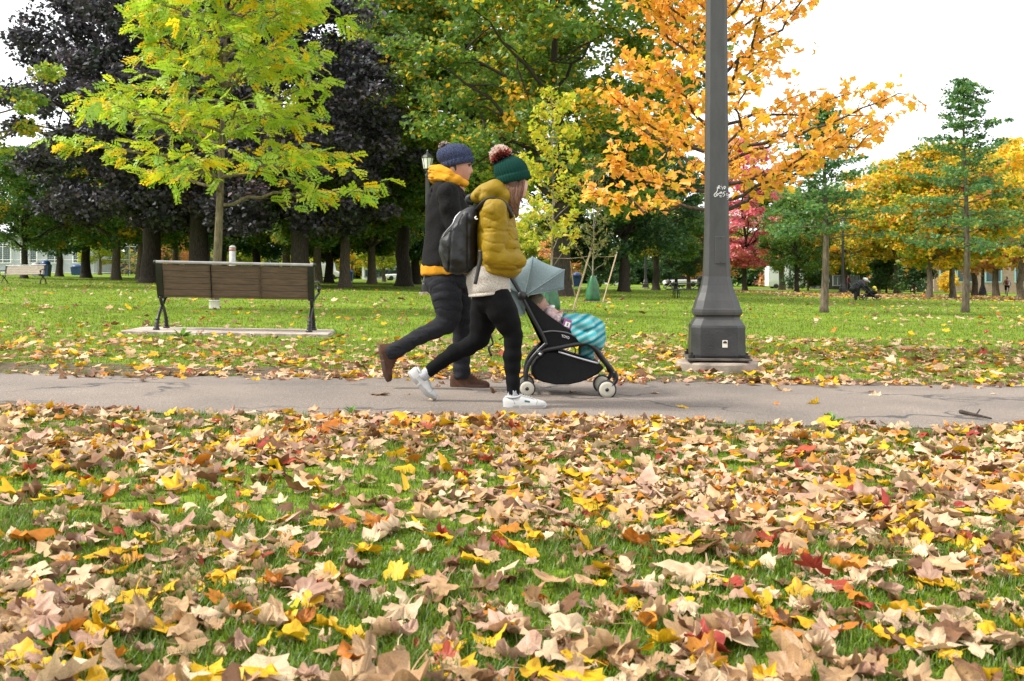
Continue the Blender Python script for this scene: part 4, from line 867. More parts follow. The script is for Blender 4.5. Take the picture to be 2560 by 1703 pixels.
BASEP = [(.26, .15), (.265, .17), (.26, .44), (.255, .462), (.239, .485), (.214, .525), (.212, .54), (.221, .557), (.231, .565), (.233, .59), (.231, .617), (.222, .626), (.199, .704), (.169, .78), (.147, .851), (.130, .94)]
SHAFTP = [(.130, .94), (.121, 1.146), (.114, 1.456), (.098, 3.69), (.088, 5.3), (.088, 5.36), (.11, 5.40), (.11, 5.46), (.075, 5.52), (.07, 5.66)]
def octo(m, prof, k=.68):
    V = []
    for a, z in prof: V += [(sx * u * a, sy * v * a, z) for sx, sy, u, v in ((-1, -1, k, 1), (1, -1, k, 1), (1, -1, 1, k), (1, 1, 1, k), (1, 1, k, 1), (-1, 1, k, 1), (-1, 1, 1, k), (-1, -1, 1, k))]
    n = len(prof); F = [(i * 8 + j, i * 8 + (j + 1) % 8, i * 8 + 8 + (j + 1) % 8, i * 8 + 8 + j) for i in range(n - 1) for j in range(8)]
    F += [tuple(range(7, -1, -1)), tuple((n - 1) * 8 + j for j in range(8))]; m.add(V, F)
def make_lamp(loc, label, group, detail=False):
    t = thing('lamp_post', label, 'lamp post', loc, group); m = MB(); octo(m, BASEP[:4]); m.build('base_skirt', LAMPD, t, False, True); m = MB(); octo(m, BASEP[3:]); m.build('base', LAMPM, t, False, True); m = MB(); octo(m, SHAFTP); m.build('shaft', LAMPM, t, False, True)
    m = MB(); m.lathe((0, 0, 0), [(.40, -.15), (.405, .085), (.395, .1), (.36, .104)], 36); m.build('concrete_footing', plain('stained_concrete', (.27, .22, .18), .92, 0, .45, 5, .4, 50), t, False, True)
    m = MB(); m.box((0, 0, .133), (.62, .62, .022), None, .004); m.build('base_plate', plain('rusty_plate', (.1, .085, .07), .7, .3, .5, 9, .3), t, False, True)
    for sx in (-1, 1):
        for sy in (-1, 1): m = MB(); m.lathe((sx * .265, sy * .265, .1), [(.02, 0), (.02, .045), (.032, .046), (.032, .075), (.012, .078), (.012, .1)], 6); m.build('anchor_bolt', IRON, t, False, True)
    # lantern
    lan = MB(); lan.lathe((0, 0, 5.64), [(.12, 0), (.14, .03), (.13, .06), (.17, .09), (.18, .12)], 8); L0 = lan.build('lantern', LAMPM, t, False, True)
    m = MB(); m.lathe((0, 0, 6.24), [(.285, 0), (.30, .02), (.275, .05), (.22, .12), (.10, .21), (.06, .24), (.045, .30), (.05, .33), (.012, .40)], 8); m.build('roof', LAMPM, L0, False, True)
    a = np.linspace(0, 6.283, 9)[:-1]
    for i in range(8):
        m = MB(); p, q = a[i], a[(i + 1) % 8]; m.tube([(.18 * math.cos(p), .18 * math.sin(p), 5.76), (.268 * math.cos(p), .268 * math.sin(p), 6.25)], .014, 5); m.build('glazing_bar', LAMPM, L0, False, True)
        m = MB(); e = .985; m.add([(.176 * math.cos(p), .176 * math.sin(p), 5.76), (.176 * math.cos(q), .176 * math.sin(q), 5.76), (.262 * math.cos(q), .262 * math.sin(q), 6.25), (.262 * math.cos(p), .262 * math.sin(p), 6.25)], [(0, 1, 2, 3)]); m.build('pane', GLASSY, L0, False, True)
    if detail:
        m = MB(); zc, xc = 1.2, .025; a0 = .118
        m.box((xc, -a0 - .003, zc), (.10, .02, .272), Rx(-.025), .004); pn = m.build('access_panel', LAMPM, t, False, True)
        for z in (1.08, 1.32): m = MB(); m.lathe((xc, -a0 - .014, z), [(.006, -.004), (.006, .004)], 8, 1); m.build('screw', IRON, pn, False, True)
        m = MB(); m.box((.055, -.266, .285), (.05, .006, .072), None, .002); st = m.build('sticker', plain('sticker', (.62, .58, .5), .5, 0, .1), t, False, True); m = MB(); m.prism([(.037, .29), (.073, .29), (.073, .303), (.055, .316), (.037, .303)], -.2705, -.2695); m.build('printed_mark', IRON, st, False, True)
        # chalky handwriting on the shaft
        S_ = [[(735, 385), (742, 470), (735, 550), (690, 620), (640, 660), (612, 720), (640, 765), (680, 770), (705, 735), (690, 700), (740, 660), (800, 660), (770, 690), (745, 750)],
              [(780, 350), (782, 410), (775, 465)], [(780, 355), (820, 345), (850, 375), (820, 405), (785, 412), (830, 450), (855, 475)], [(905, 370), (930, 420), (940, 490)], [(905, 318), (912, 325)], [(1000, 380), (1005, 440), (1015, 490)], [(1000, 385), (1040, 370), (1070, 400), (1050, 440), (1005, 450)],
              [(905, 590), (860, 600), (825, 640), (850, 660), (890, 630), (905, 590), (920, 640), (945, 685)], [(1065, 580), (1010, 590), (965, 625), (1000, 660), (1040, 690), (1010, 740), (955, 768)], [(820, 735), (905, 738)], [(835, 785), (910, 785)],
              [(1150, 650), (1105, 655), (1105, 720), (1150, 740), (1175, 690), (1150, 650)], [(1120, 800), (1165, 805)], [(1125, 865), (1170, 875)], [(1205, 690), (1200, 850)], [(1205, 700), (1240, 710), (1235, 750), (1205, 760), (1250, 840)]]
        m = MB(); sp_ = FPX / 9.82; ca, sa = math.cos(ROT_L), math.sin(ROT_L)
        for st_ in S_:
            P_ = []
            for x, y in st_:
                px, py = 1740 + x / 15.68, 440 + y / 15.68; xl = (px - 1791) / sp_; z = (927 - py) / sp_ ; aa = np.interp(z, [1.456, 3.69], [.114, .098]); xl = xl * .98 + .012
                if xl <= .68 * aa: P_.append((xl, -aa - .0015, z))
                else: q = min(xl - .68 * aa, .33 * aa); P_.append((.68 * aa + q, -aa + q - .002, z))
            m.tube(spline(P_, max(4, len(P_) * 3)) if len(P_) > 2 else P_, .0022, 5)
        m.build('handwriting', WHITEP, t, False, True)
    return t
ROT_L = -.10
gl = 'grey park lamp posts'
Xl = (1791 - 1280) / FPX * 9.93
lp = make_lamp((Xl, 9.93, G(Xl)), 'big grey lamp post with white scrawl on a round concrete footing', gl, True); lp.rotation_euler = (0, 0, ROT_L)
for px, Y, lb in ((1069, 45.7, 'grey lamp post with glass lantern behind the man'), (1614, 92, 'black lamp post beside the far stout trunk and pram'), (2107, 86, 'lamp post beside the two standing people'), (2457, 86, 'lamp post left of the cyclist'), (1975, 118, 'small far lamp post by the white truck'), (522, 96, 'far lamp post just left of the feathered tree')):
    X_ = (px - 1280) / FPX * Y; make_lamp((X_, Y, G(X_)), lb, gl)

# ------------------------------------------------------------------ smaller furniture
def at(px, Y): X_ = (px - 1280) / FPX * Y; return np.array([X_, Y, G(X_)])
BLUE = plain('bin_blue', (.012, .05, .16), .4, 0, .2); BLACKP = plain('black_plastic', (.012, .012, .013), .4, 0, .2); GREYP = plain('grey_plastic', (.3, .3, .3), .5, 0, .2)
def bin_(px, Y, label, mat, w=.75, h=1.35):
    b = at(px, Y); t = thing('park_bin', label, 'bin', b, 'park bins'); m = MB()
    m.add([(sx * w / 2 * k, sy * w / 2 * k, z) for z, k in ((0.04, .8), (h * .72, 1.0)) for sx, sy in ((-1, -1), (1, -1), (1, 1), (-1, 1))], [(3, 2, 1, 0), (4, 5, 6, 7), (0, 1, 5, 4), (1, 2, 6, 5), (2, 3, 7, 6), (3, 0, 4, 7)]); m.build('body', mat, t, False, True)
    m = MB(); m.lathe((0, 0, h * .72), [(w * .56, 0), (w * .56, .06), (w * .5, h * .14), (w * .34, h * .23), (w * .1, h * .27)], 14); m.build('lid', mat, t, True, True)
    m = MB(); m.box((0, -w * .5, h * .64), (w * .5, .03, h * .12)); m.build('opening', BLACKP, t, False, True)
    for sx in (-1, 1): m = MB(); m.lathe((sx * w * .36, w * .3, .1), [(.1, -.04), (.1, .04)], 12, 0); m.build('wheel', BLACKP, t, False, True)
bin_(114, 90, 'tall blue recycling bin beside the pale bench', BLUE, .8, 1.5); bin_(92, 91, 'grey lidded bin next to the tall blue bin', GREYP, .8, 1.35)
bin_(1442, 95, 'blue bin seen between the tree stakes', BLUE, .75, 1.45); bin_(1755, 82, 'black bin standing behind the picnic table', BLACKP, .7, 1.3); bin_(874, 104, 'blue bin right of the brown forked trunk', BLUE, .7, 1.3); bin_(193, 112, 'blue bin with pale lid beside the tennis fence', BLUE, 1.1, 1.3)
# post with red band behind the bench
b = at(581, 32); t = thing('capped_post', 'grey round post with faded red band behind the bench', 'post', b)
m = MB(); m.lathe((0, 0, -.05), [(.10, 0), (.10, 1.66)], 16); m.build('pole', plain('galvanised', (.36, .36, .35), .6, .1, .3, 7, .2), t, True, True)
m = MB(); m.lathe((0, 0, 1.53), [(.102, 0), (.103, .02), (.103, .1)], 16); m.build('red_band', plain('faded_red', (.28, .13, .11), .7, 0, .4), t, True, True); m = MB(); m.lathe((0, 0, 1.63), [(.103, 0), (.09, .05), (.045, .075)], 16); m.build('cap', plain('cap_grey', (.38, .38, .37), .5), t, True, True)
# picnic tables
DKGREEN = plain('table_paint', (.018, .03, .024), .4, 0, .3, 6)
def picnic(px, Y, rot, label, mat=DKGREEN):
    t = thing('picnic_table', label, 'picnic table', at(px, Y), 'picnic tables')
    for k in range(5): m = MB(); m.box((0, -.3 + .15 * k, .74), (1.9, .135, .045), None, .006); m.build('top_plank', mat, t, False, True)
    for s in (-1, 1):
        for k in range(2): m = MB(); m.box((0, s * (.66 + .14 * k), .43), (1.9, .125, .045), None, .006); m.build('seat_plank', mat, t, False, True)
        m = MB(); x = s * .62
        for q in (-1, 1): m.tube(spline([(x, q * .85, 0), (x, q * .75, .06), (x, q * .68, .25), (x, q * .5, .39), (x, q * .2, .4)], 14), .025, 6)
        m.tube([(x, -.75, .4), (x, .75, .4)], .025, 6); m.tube([(x, -.28, .71), (x, -.28, .02)], .03, 6); m.tube([(x, .28, .71), (x, .28, .02)], .03, 6); m.tube([(x, 0, .71), (x * .2, 0, .42)], .02, 6); m.build('leg_frame', mat, t, True, True)
    t.rotation_euler = (0, 0, rot)
picnic(1722, 48.5, .05, 'dark green picnic table partly behind the big lamp post')
picnic(335, 118, .4, 'far picnic table under the trees left of the grey trunk'); picnic(300, 121, -.3, 'far picnic table beside the grey trunk')
# stick on the path
P_ = [Wg(2401, 1040), Wg(2440, 1049), Wg(2478, 1058)]; m = MB(); P_ = np.array(P_); P_[:, 2] += .03; m.tube(spline(P_, 10), np.linspace(.014, .006, 10), 7); m.tube([P_[1], P_[1] + [.05, .05, .03]], .005, 5); props(m.build('fallen_stick', BARK_DARK, None, True), 'dark broken stick lying at the path edge', 'stick')
# weeds poking out of the grass
def weed(px, py, h, seed, label):
    g = np.random.default_rng(seed); b = Wg(px, py); t = thing('weed', label, 'weed', b, 'broad leaved weeds'); n = 16; parts = []
    for k in range(n):
        a = g.uniform(0, 6.28); el = g.uniform(.3, 1.2); L_ = h * g.uniform(.6, 1.1); w = L_ * .16; d = np.array([math.cos(a) * math.cos(el), math.sin(a) * math.cos(el), math.sin(el)]); q = np.array([-math.sin(a), math.cos(a), 0]) * w
        tip = d * L_ + np.array([0, 0, -.15 * L_]); mid = d * L_ * .5 + [0, 0, .06 * L_]; V = np.array([[0, 0, 0], mid + q, tip, mid - q]); parts.append((V, np.array([[0, 1, 2], [0, 2, 3]]), np.repeat([np.array((.13, .25, .035)) * g.uniform(.8, 1.4)], 4, 0)))
    V, F, c = joinarr(parts); mk('leaf_rosette', V, F, GRASS, t, False, c, True)
for i, (px, py, h, lb) in enumerate([(452, 845, .2, 'weed growing at the front edge of the bench slab'), (845, 842, .16, 'leafy weed at the right corner of the bench slab'), (2075, 1062, .12, 'leafy weed at the near path edge'), (150, 1640, .1, 'pale green weed among brown leaves'), (880, 1035, .08, 'small weed sprouting beside the path under the man'), (560, 1180, .08, 'upright green weed left of a yellow leaf'), (725, 1560, .09, 'green weed between curled tan leaves'), (1640, 1330, .07, 'clover like weed among tan leaves')]): weed(px, py, h, 60 + i, lb)

# ------------------------------------------------------------------ far buildings, fence, vehicles
def building(name, label, px0, px1, Y, h, wallm, wins, roofm=None, frame=WHITEP, depth=8.0):
    a, b = at(px0, Y), at(px1, Y); cx = (a[0] + b[0]) / 2; w = b[0] - a[0]; z0 = min(a[2], b[2]) - .2; t = thing(name, label, 'building', (cx, Y, z0))
    m = MB(); m.box((0, depth / 2, h / 2), (w, depth, h)); m.build('wall', wallm, t, False, True); m = MB(); m.box((0, depth / 2, h + .15), (w + .6, depth + .6, .3)); m.build('roof', roofm or plain('roof_dark', (.08, .07, .07), .8), t, False, True)
    gl_ = plain('window_dark', (.03, .06, .065), .12, 0, .3, 2)
    for (u, v, ww, hh) in wins:
        x = -w / 2 + u * w; m = MB()
        for dx, dz, sx, sz in ((-ww / 2, 0, .14, hh + .28), (ww / 2, 0, .14, hh + .28), (0, hh / 2 + .07, ww - .14, .14), (0, -hh / 2 - .07, ww - .14, .14), (0, 0, .08, hh)): m.box((x + dx, -.06, v + dz), (sx, .12, sz))
        f = m.build('window', frame, t, False, True); m = MB(); m.box((x, -.02, v), (ww, .03, hh)); m.build('pane', gl_, f, False, True)
    return t
TEAL = plain('teal_frame', (.25, .5, .5), .5); BRICK = plain('tan_brick', (.33, .24, .17), .85, 0, .2, 3, .2)
building('brick_house', 'tan brick building with pale window frames behind the gold trees', 2335, 2620, 140, 6.5, BRICK, [(.12, 3.2, 2.2, 2.6), (.27, 3.2, 2.2, 2.6), (.52, 3.0, 2.2, 2.2), (.78, 3.0, 2.2, 2.2)], frame=TEAL)
building('low_shed', 'dark low building behind the two standing people', 2070, 2165, 132, 3.2, plain('dark_wall', (.05, .045, .05), .8, 0, .4, 2), [(.25, 1.5, 1.2, 1.2), (.7, 1.5, 1.2, 1.2)], frame=GREYP)
building('white_house', 'small white house beyond the second watering bag', 1515, 1560, 150, 2.8, WHITEP, [(.25, 1.4, .9, 1.0), (.7, 1.4, .9, 1.0)], frame=GREYP)
building('sports_hall', 'pale grey hall behind the tall mesh fence', -90, 235, 150, 5.5, plain('pale_grey_wall', (.36, .38, .4), .8, 0, .15, 1), [(.3, 3.2, 2.4, 2.6), (.5, 3.2, 2.4, 2.6), (.7, 3.2, 2.4, 2.6), (.9, 3.2, 2.4, 2.6)], frame=WHITEP)
building('white_kiosk', 'low white kiosk glimpsed between trunks right of the bench', 905, 990, 150, 2.4, WHITEP, [(.2, 1.2, 1.2, 1.0), (.5, 1.2, 1.2, 1.0), (.8, 1.2, 1.2, 1.0)], frame=GREYP)
t = thing('mesh_fence', 'tall grey mesh fence left behind the pale bench', 'fence', at(90, 132)); GALV = plain('fence_steel', (.45, .46, .46), .5, .3)
for k in range(15): m = MB(); x = -14 + 2.2 * k; m.tube([(x, 0, -.3), (x, 0, 3.6)], .05, 6); m.build('post', GALV, t, False, True)
for z in (.1, 1.8, 3.55): m = MB(); m.tube([(-14, 0, z), (17, 0, z)], .035, 5); m.build('rail', GALV, t, False, True)
m = MB()
for k in range(124): x = -14 + .25 * k; m.tube([(x, .02, .1), (x, .02, 3.55)], .012, 3)
for k in range(14): m.tube([(-14, .02, .1 + .25 * k), (17, .02, .1 + .25 * k)], .012, 3)
props(m.build('wire_mesh', GALV, t, False, True), None, None, None, 'stuff')
def car(px, Y, rot, label, col, group, h=1.5, L_=4.3, name='parked_car', cat='car'):
    t = thing(name, label, cat, at(px, Y), group); body = plain('car_paint', col, .25, 0, .05); m = MB(); w = .86
    sec = [(-.5, .35, .75), (-.46, .3, .85), (-.2, .25, .92), (.2, .25, .95), (.46, .28, .8), (.5, .35, .62)] if h < 1.8 else [(-.5, .35, h * .95), (-.45, .3, h), (.3, .3, h), (.36, .3, 1.15), (.48, .3, .95), (.5, .4, .8)]
    P_ = np.array([[(u * L_, -w * k, z0 + (z1 - z0) * f) for k, f in ((.92, 0), (1, .25), (1, .8), (.9, 1))] + [(u * L_, w * k, z0 + (z1 - z0) * f) for k, f in ((.9, 1), (1, .8), (1, .25), (.92, 0))] for u, z0, z1 in sec]); m.grid(P_, True); m.add(P_[0], [tuple(range(8))]); m.add(P_[-1], [tuple(range(7, -1, -1))]); m.build('body', body, t, False, True)
    if h < 1.8:
        m = MB(); P_ = np.array([[(u * L_, -w * k, .88), (u * L_, -w * (k - .12), z1), (u * L_, w * (k - .12), z1), (u * L_, w * k, .88)] for u, k, z1 in ((-.42, .85, .9), (-.3, .88, 1.38), (-.05, .88, h), (.12, .86, 1.42), (.3, .84, .93))]); m.grid(P_); m.build('windows', plain('car_glass', (.02, .025, .03), .1), t, False, True)
    for ux in (-.32, .32):
        for sy in (-1, 1): m = MB(); m.lathe((ux * L_, sy * .78, .33), [(.2, -.1), (.33, -.09), (.33, .09), (.2, .1)], 16, 1); m.build('wheel', BLACKP, t, False, True)
    t.rotation_euler = (0, 0, rot)
gc = 'vehicles parked beyond the park'
car(1702, 128, .1, 'silver white car parked behind the leaning tree', (.6, .62, .64), gc); car(1727, 131, .2, 'pale car beside the far people behind the picnic table', (.62, .6, .58), gc)
car(1968, 134, .05, 'white truck parked behind the small green tree', (.8, .8, .8), gc, 3.0, 5.6, 'parked_truck', 'truck'); car(806, 132, 0, 'white van parked behind the blackish trunk', (.78, .79, .8), gc, 2.2, 4.8, 'parked_van', 'van'); car(1000, 138, .3, 'white car left of the lantern lamp', (.75, .75, .75), gc)

# ------------------------------------------------------------------ people: fabrics
def knit(name, c, scale=220., rough=.9, flecks=None):
    m, N, L, b = nodes_of(name); b.inputs['Roughness'].default_value = rough; b.inputs['Specular IOR Level'].default_value = .15; 
    t = N.new('ShaderNodeTexCoord'); n = N.new('ShaderNodeTexNoise'); n.inputs['Scale'].default_value = scale; n.inputs['Detail'].default_value = 3; L.new(t.outputs['Object'], n.inputs['Vector'])
    r = N.new('ShaderNodeValToRGB'); r.color_ramp.elements[0].position = .35; r.color_ramp.elements[1].position = .68; c = np.array(c)
    r.color_ramp.elements[0].color = (*(c * .65), 1); r.color_ramp.elements[1].color = (*(np.array(flecks) if flecks else np.clip(c * 1.4, 0, 1)), 1); L.new(n.outputs['Fac'], r.inputs['Fac']); L.new(r.outputs['Color'], b.inputs['Base Color'])
    bp = N.new('ShaderNodeBump'); bp.inputs['Strength'].default_value = .6; bp.inputs['Distance'].default_value = .004; L.new(n.outputs['Fac'], bp.inputs['Height']); L.new(bp.outputs['Normal'], b.inputs['Normal']); return m
M_PUFF = plain('mustard_nylon', (.235, .148, .003), .6, 0, .15, 6, .5, 30, .25)
M_SWEAT = knit('oatmeal_knit', (.40, .36, .32), 160); M_LEG = plain('black_leggings', (.0035, .0035, .004), .85, 0, .2, 30, .1, 200, .12)
M_SHOEW = plain('white_leather', (.42, .415, .40), .5, 0, .06, 14, .12, 40); M_SOLEW = plain('white_rubber', (.27, .255, .235), .6, 0, .1, 10); M_SOCK = knit('white_sock', (.36, .36, .38), 300)
M_HATG = knit('green_wool', (.004, .036, .028), 260); M_HATN = knit('navy_marl_wool', (.010, .013, .032), 150, .9, (.07, .085, .16)); M_FLEECE = knit('charcoal_fleece', (.010, .0095, .0095), 90)
M_MUST = plain('mustard_cotton', (.56, .25, .012), .8, 0, .12, 10, .25, 60, .2, .1); M_DENIM = knit('black_denim', (.013, .013, .016), 240, .85, (.03, .03, .036)); M_SUEDE = plain('brown_suede', (.075, .035, .02), .8, 0, .35, 18, .2, 90, .2, .1); M_SOLEB = plain('brown_sole', (.07, .035, .02), .7)
M_SKIN = plain('skin', (.40, .19, .13), .5, 0, .12, 25, .1, 120, .4); M_SKIN2 = plain('skin_fair', (.5, .28, .21), .5, 0, .06, 20); M_LEATHER = plain('black_leather', (.007, .007, .008), .5, 0, .3, 8, .35, 38, .35)
M_HAIR = foliage('brown_hair', .05, .03, .4); M_WEB = plain('black_webbing', (.012, .012, .013), .6, 0, .2, 60, .2, 300)
YARN = foliage('pompom_yarn', .2, .02, .6)

def zx(cf, Y): return (lambda y: cf(0, y, Y)[2]), (lambda x: cf(x, 0, Y)[0])
def prof_rows(s, cf, Y, rows, k=0.0, p=2.0, cyv=None):       # rows: (crop y, x0, x1, ry)
    fz, fx_ = zx(cf, Y); r = sorted([(fz(y), fx_(a), fx_(b_), w) for y, a, b_, w in rows]); z, a, b_, w = map(np.array, zip(*r)); return s.prof(z, a, b_, Y if cyv is None else cyv, w, k, p)
def ch(cf, pts): return [cf(x, y, Y) for x, y, Y, r in pts], [r for *_, r in pts]
def cut_below(s, a, b_, k=.01):                              # keep what lies above the line a-b in the x,z plane
    a, b_ = np.asarray(a), np.asarray(b_); d = b_ - a; n = np.array([-d[2], 0, d[0]]); n = n / np.linalg.norm(n); n = n if n[2] > 0 else -n
    s.D = -smin(-s.D, (np.stack(np.meshgrid(*s.ax, indexing='ij'), -1) - a) @ n, k)
def disp(s, fn): s.D = s.D + fn(np.stack(np.meshgrid(*s.ax, indexing='ij'), -1))

def shoe(t, heel, toe, Y, side_mat, sole_mat, up=.0, high=.0, flex=0.0, width=.047, mark=None, lace=None, seam=None):
    """shoe built along a heel-to-toe line, then bent at the ball and turned into place"""
    L_ = np.linalg.norm(np.array([toe[0] - heel[0], toe[2] - heel[2]])); k = L_ / .29; a = math.atan2(toe[2] - heel[2], toe[0] - heel[0])
    w = width; X_ = np.concatenate([np.linspace(-.146, -.13, 4), np.linspace(-.12, .12, 22), np.linspace(.125, .147, 5)]); nS = 17; rows = []
    TX = np.array([-.146, -.14, -.12, -.08, -.045, -.02, .02, .06, .095, .125, .141, .147]); TZ = np.array([.058, .074, .082, .076, .080, .094, .082, .068, .060, .052, .042, .032]) + high * np.interp(TX, [-.15, -.02, .06], [1, 1, 0])
    for x in X_:
        zt = np.interp(x, TX, TZ); ww = w * (1 - abs(x / .149) ** 3.4) ** .45 * (1 - .13 * math.exp(-((x + .03) / .07) ** 2)); row = []
        for q in np.linspace(0, math.pi, nS): cs, sn = math.cos(q), math.sin(q); row.append((x, -ww * np.sign(cs) * abs(cs) ** .62 * (1 - .30 * sn * (x > -.06) * np.interp(x, [-.06, 0, .09], [0, 1, .2])), .014 + (zt - .014) * sn ** .62))
        rows.append(row)
    rows = np.array(rows); crS = crease(306, 12, 24, (1, .6, 1), .3); rows[..., 2] -= .0022 * crS(rows); V = rows.reshape(-1, 3); F = [(i * nS + j, i * nS + j + 1, i * nS + nS + j + 1, i * nS + nS + j) for i in range(len(X_) - 1) for j in range(nS - 1)] + [tuple(range(nS)), tuple((len(X_) - 1) * nS + j for j in range(nS - 1, -1, -1))]; F = [f[::-1] for f in F]
    def surf(x, f):                                          # point on the upper at station x, 0 near side .. 1 far side
        r_ = np.array([[np.interp(x, X_, rows[:, j, k_]) for k_ in range(3)] for j in range(nS)]); t_ = f * (nS - 1); i_ = min(int(t_), nS - 2); return r_[i_] + (r_[i_ + 1] - r_[i_]) * (t_ - i_)
    xs_ = np.linspace(-1, 1, 22); O = [(x * .147, -w * (1.06 - .12 * (x < -.2)) * (1 - abs(x) ** 3.2) ** .45 * (1 - .1 * math.exp(-((x + .1) / .3) ** 2))) for x in xs_]; O = O + [(x, -y) for x, y in O[-2:0:-1]]; n = len(O)
    Vs = np.array([(x * f, y * f, z) for z, f in ((0, .97), (.006, 1.0), (.024, 1.0), (.03, .97)) for x, y in O]); Fs = [(r * n + i, r * n + (i + 1) % n, r * n + n + (i + 1) % n, r * n + n + i) for r in range(3) for i in range(n)] + [tuple(range(n - 1, -1, -1)), tuple(3 * n + i for i in range(n))]
    c0 = np.array([(heel[0] + toe[0]) / 2, Y, (heel[2] + toe[2]) / 2]); R = Ry(-a)
    def put(P_):
        P_ = np.array(P_, float) * k; x = P_[:, 0] - .05 * k; m_ = x > 0; q = flex * np.clip(x / .05, 0, 1)
        P_[m_, 0] = .05 * k + x[m_] * np.cos(q[m_]) - P_[m_, 2] * np.sin(q[m_]); P_[m_, 2] = P_[m_, 2] * np.cos(q[m_]) + x[m_] * np.sin(q[m_]); return P_ @ R.T + c0
    o = mk('shoe', put(V), F, side_mat, t, True); mk('sole', put(Vs), Fs, sole_mat, o, False)
    m_ = MB()
    for i in range(5): x = .045 - i * .016; m_.tube(put(spline([surf(x, .36) + [0, 0, .002], surf(x + .004, .5) + [0, 0, .004], surf(x, .64) + [0, 0, .002]], 7)), .0034, 5)
    m_.build('laces', lace or side_mat, o, True)
    for f0, f1 in ((.0, .5), (1.0, .5)):
        for Q in ([surf(.085 - .02 * abs(t_ - .5), f0 + (f1 - f0) * t_) + [0, 0, .0008] for t_ in np.linspace(.1, 1, 8)], [surf(-.02 + .085 * t_, f0 + (f1 - f0) * (.62 + .08 * t_)) + [0, 0, .0008] for t_ in np.linspace(0, 1, 6)], [surf(-.065 - .02 * t_, f0 + (f1 - f0) * (.12 + .6 * t_)) for t_ in np.linspace(0, 1, 6)]):
            m_ = MB(); m_.tube(put(Q), .0016, 4); m_.build('seam', seam or sole_mat, o, True)
    m_ = MB(); th = np.linspace(0, 2 * math.pi, 21); m_.tube(put([(-.075 + .052 * math.cos(q), .034 * math.sin(q), np.interp(-.075 + .052 * math.cos(q), TX, TZ) + .002) for q in th]), .0065, 6, False); m_.build('collar', side_mat, o, True)
    if mark is not None:
        m_ = MB(); m_.add(put([(.0, -w * .99, .05), (.035, -w * .985, .045), (.035, -w * .97, .056), (.0, -w * .985, .063)]), [(0, 1, 2, 3)]); m_.build('side_mark', mark, o)
def beanie(t, cen, al, hl, hw, rows, ribs, mat, depth=.0035, skew=0.0, name='hat', ph=0.0):
    n = ribs * 4; a = np.linspace(0, 2 * math.pi, n, endpoint=False); u = np.array([math.cos(al), 0, math.sin(al)]); w = np.array([-math.sin(al), 0, math.cos(al)]); V = []
    for (h, f, b_) in rows:
        rb = depth * np.cos(a * ribs + ph * (h > 0)) * b_ * min(1, f * 1.3); V.append(cen + w * h + u * (skew * max(h, 0)) + np.outer(np.cos(a) * (hl * f + rb), u) + np.outer(np.sin(a) * (hw * f + rb), [0, 1, 0]))
    m_ = MB(); m_.grid(np.array(V), True); m_.add(V[-1], [tuple(range(n))]); return m_.build(name, mat, t, True)
def pompom(t, c, r, colf, n=2600, seed=0, wdt=.006):
    g = np.random.default_rng(seed); d = g.normal(size=(n, 3)); d /= np.linalg.norm(d, axis=1)[:, None]; L_ = r * g.uniform(.82, 1.1, n); p = np.cross(d, g.normal(size=(n, 3))); p /= np.linalg.norm(p, axis=1)[:, None]
    tip = c + d * L_[:, None] + g.normal(0, r * .05, (n, 3)); base = c + d * (r * .35); V = np.stack([base, tip + p * wdt * .5, tip - p * wdt * .5, tip + d * .003], 1).reshape(-1, 3); F = (np.array([[0, 1, 2], [1, 3, 2]])[None] + (np.arange(n) * 4)[:, None, None]).reshape(-1, 3)
    return mk('pompom', V, F, YARN, t, False, np.repeat(colf(d, g), 4, 0))
def fingers(s, wrist, knuck, curl_to, side):
    """palm and five fingers closing round a bar that runs along y at curl_to"""
    w, k, c = map(np.asarray, (wrist, knuck, curl_to)); s.cap(w, k, .028, .034, .01, (1, 1.15, 1))
    for i, (dy, l) in enumerate(((-.032, .9), (-.011, 1.0), (.011, .96), (.032, .82))):
        a = k + [0, dy, .005]; b_ = c + np.array([.022 * l, dy, .02]); e = c + np.array([.026 * l, dy, -.012]); f = c + np.array([.0, dy, -.024]); s.chain([a, b_, e, f], [.0105, .0098, .009, .0082], .004)
    s.chain([w + (k - w) * .5 + [0, side * .03, -.005], c + [-.012, side * .042, -.018], c + [.012, side * .03, -.024]], [.0125, .0105, .009], .006)

# ------------------------------------------------------------------ the woman in the mustard jacket
YW = 6.85
wb = cB(1250, 1330, YW); woman = thing('person', 'person in mustard puffer jacket, green bobble hat and black leggings walking with hands in pockets', 'person', (wb[0], YW, G(wb[0])))
s = SDF(cA(820, 1200, YW) * [1, 0, 0] + [-.1, YW - .32, -.02], (cA(1500, 0, YW)[0] + .1, YW + .32, 1.72), .0105)
s.ell(cC(1850, 640, YW), (.092, .074, .108)).ell(cC(1955, 850, YW), (.066, .056, .08), .03).cap(cC(2090, 735, YW), cC(2108, 800, YW), .010, .0135, .012).cap(cC(2060, 905, YW), cC(2065, 910, YW), .016, .016, .012).ell(cC(2015, 985, YW), (.026, .028, .02), .02)
s.cap(cC(1840, 950, YW), cC(1760, 1130, YW), .052, .06, .03)
for dy in (-1, 1): s.ell(cC(2075, 735, YW) + [0, dy * .036, 0], (.012, .016, .009), .006, None, 'c'); s.ell(cC(2062, 735, YW) + [0, dy * .034, 0], (.012, .012, .011), .002)
s.cap(cD(1030, 300, YW), cD(1080, 950, YW), .10, .11, .05)
for Y in (YW - .18, YW + .18): s.chain([cD(1030, 300, Y), cD(1010, 830, Y), cD(1330, 905, Y * .5 + YW * .5)], [.05, .04, .03], .03)
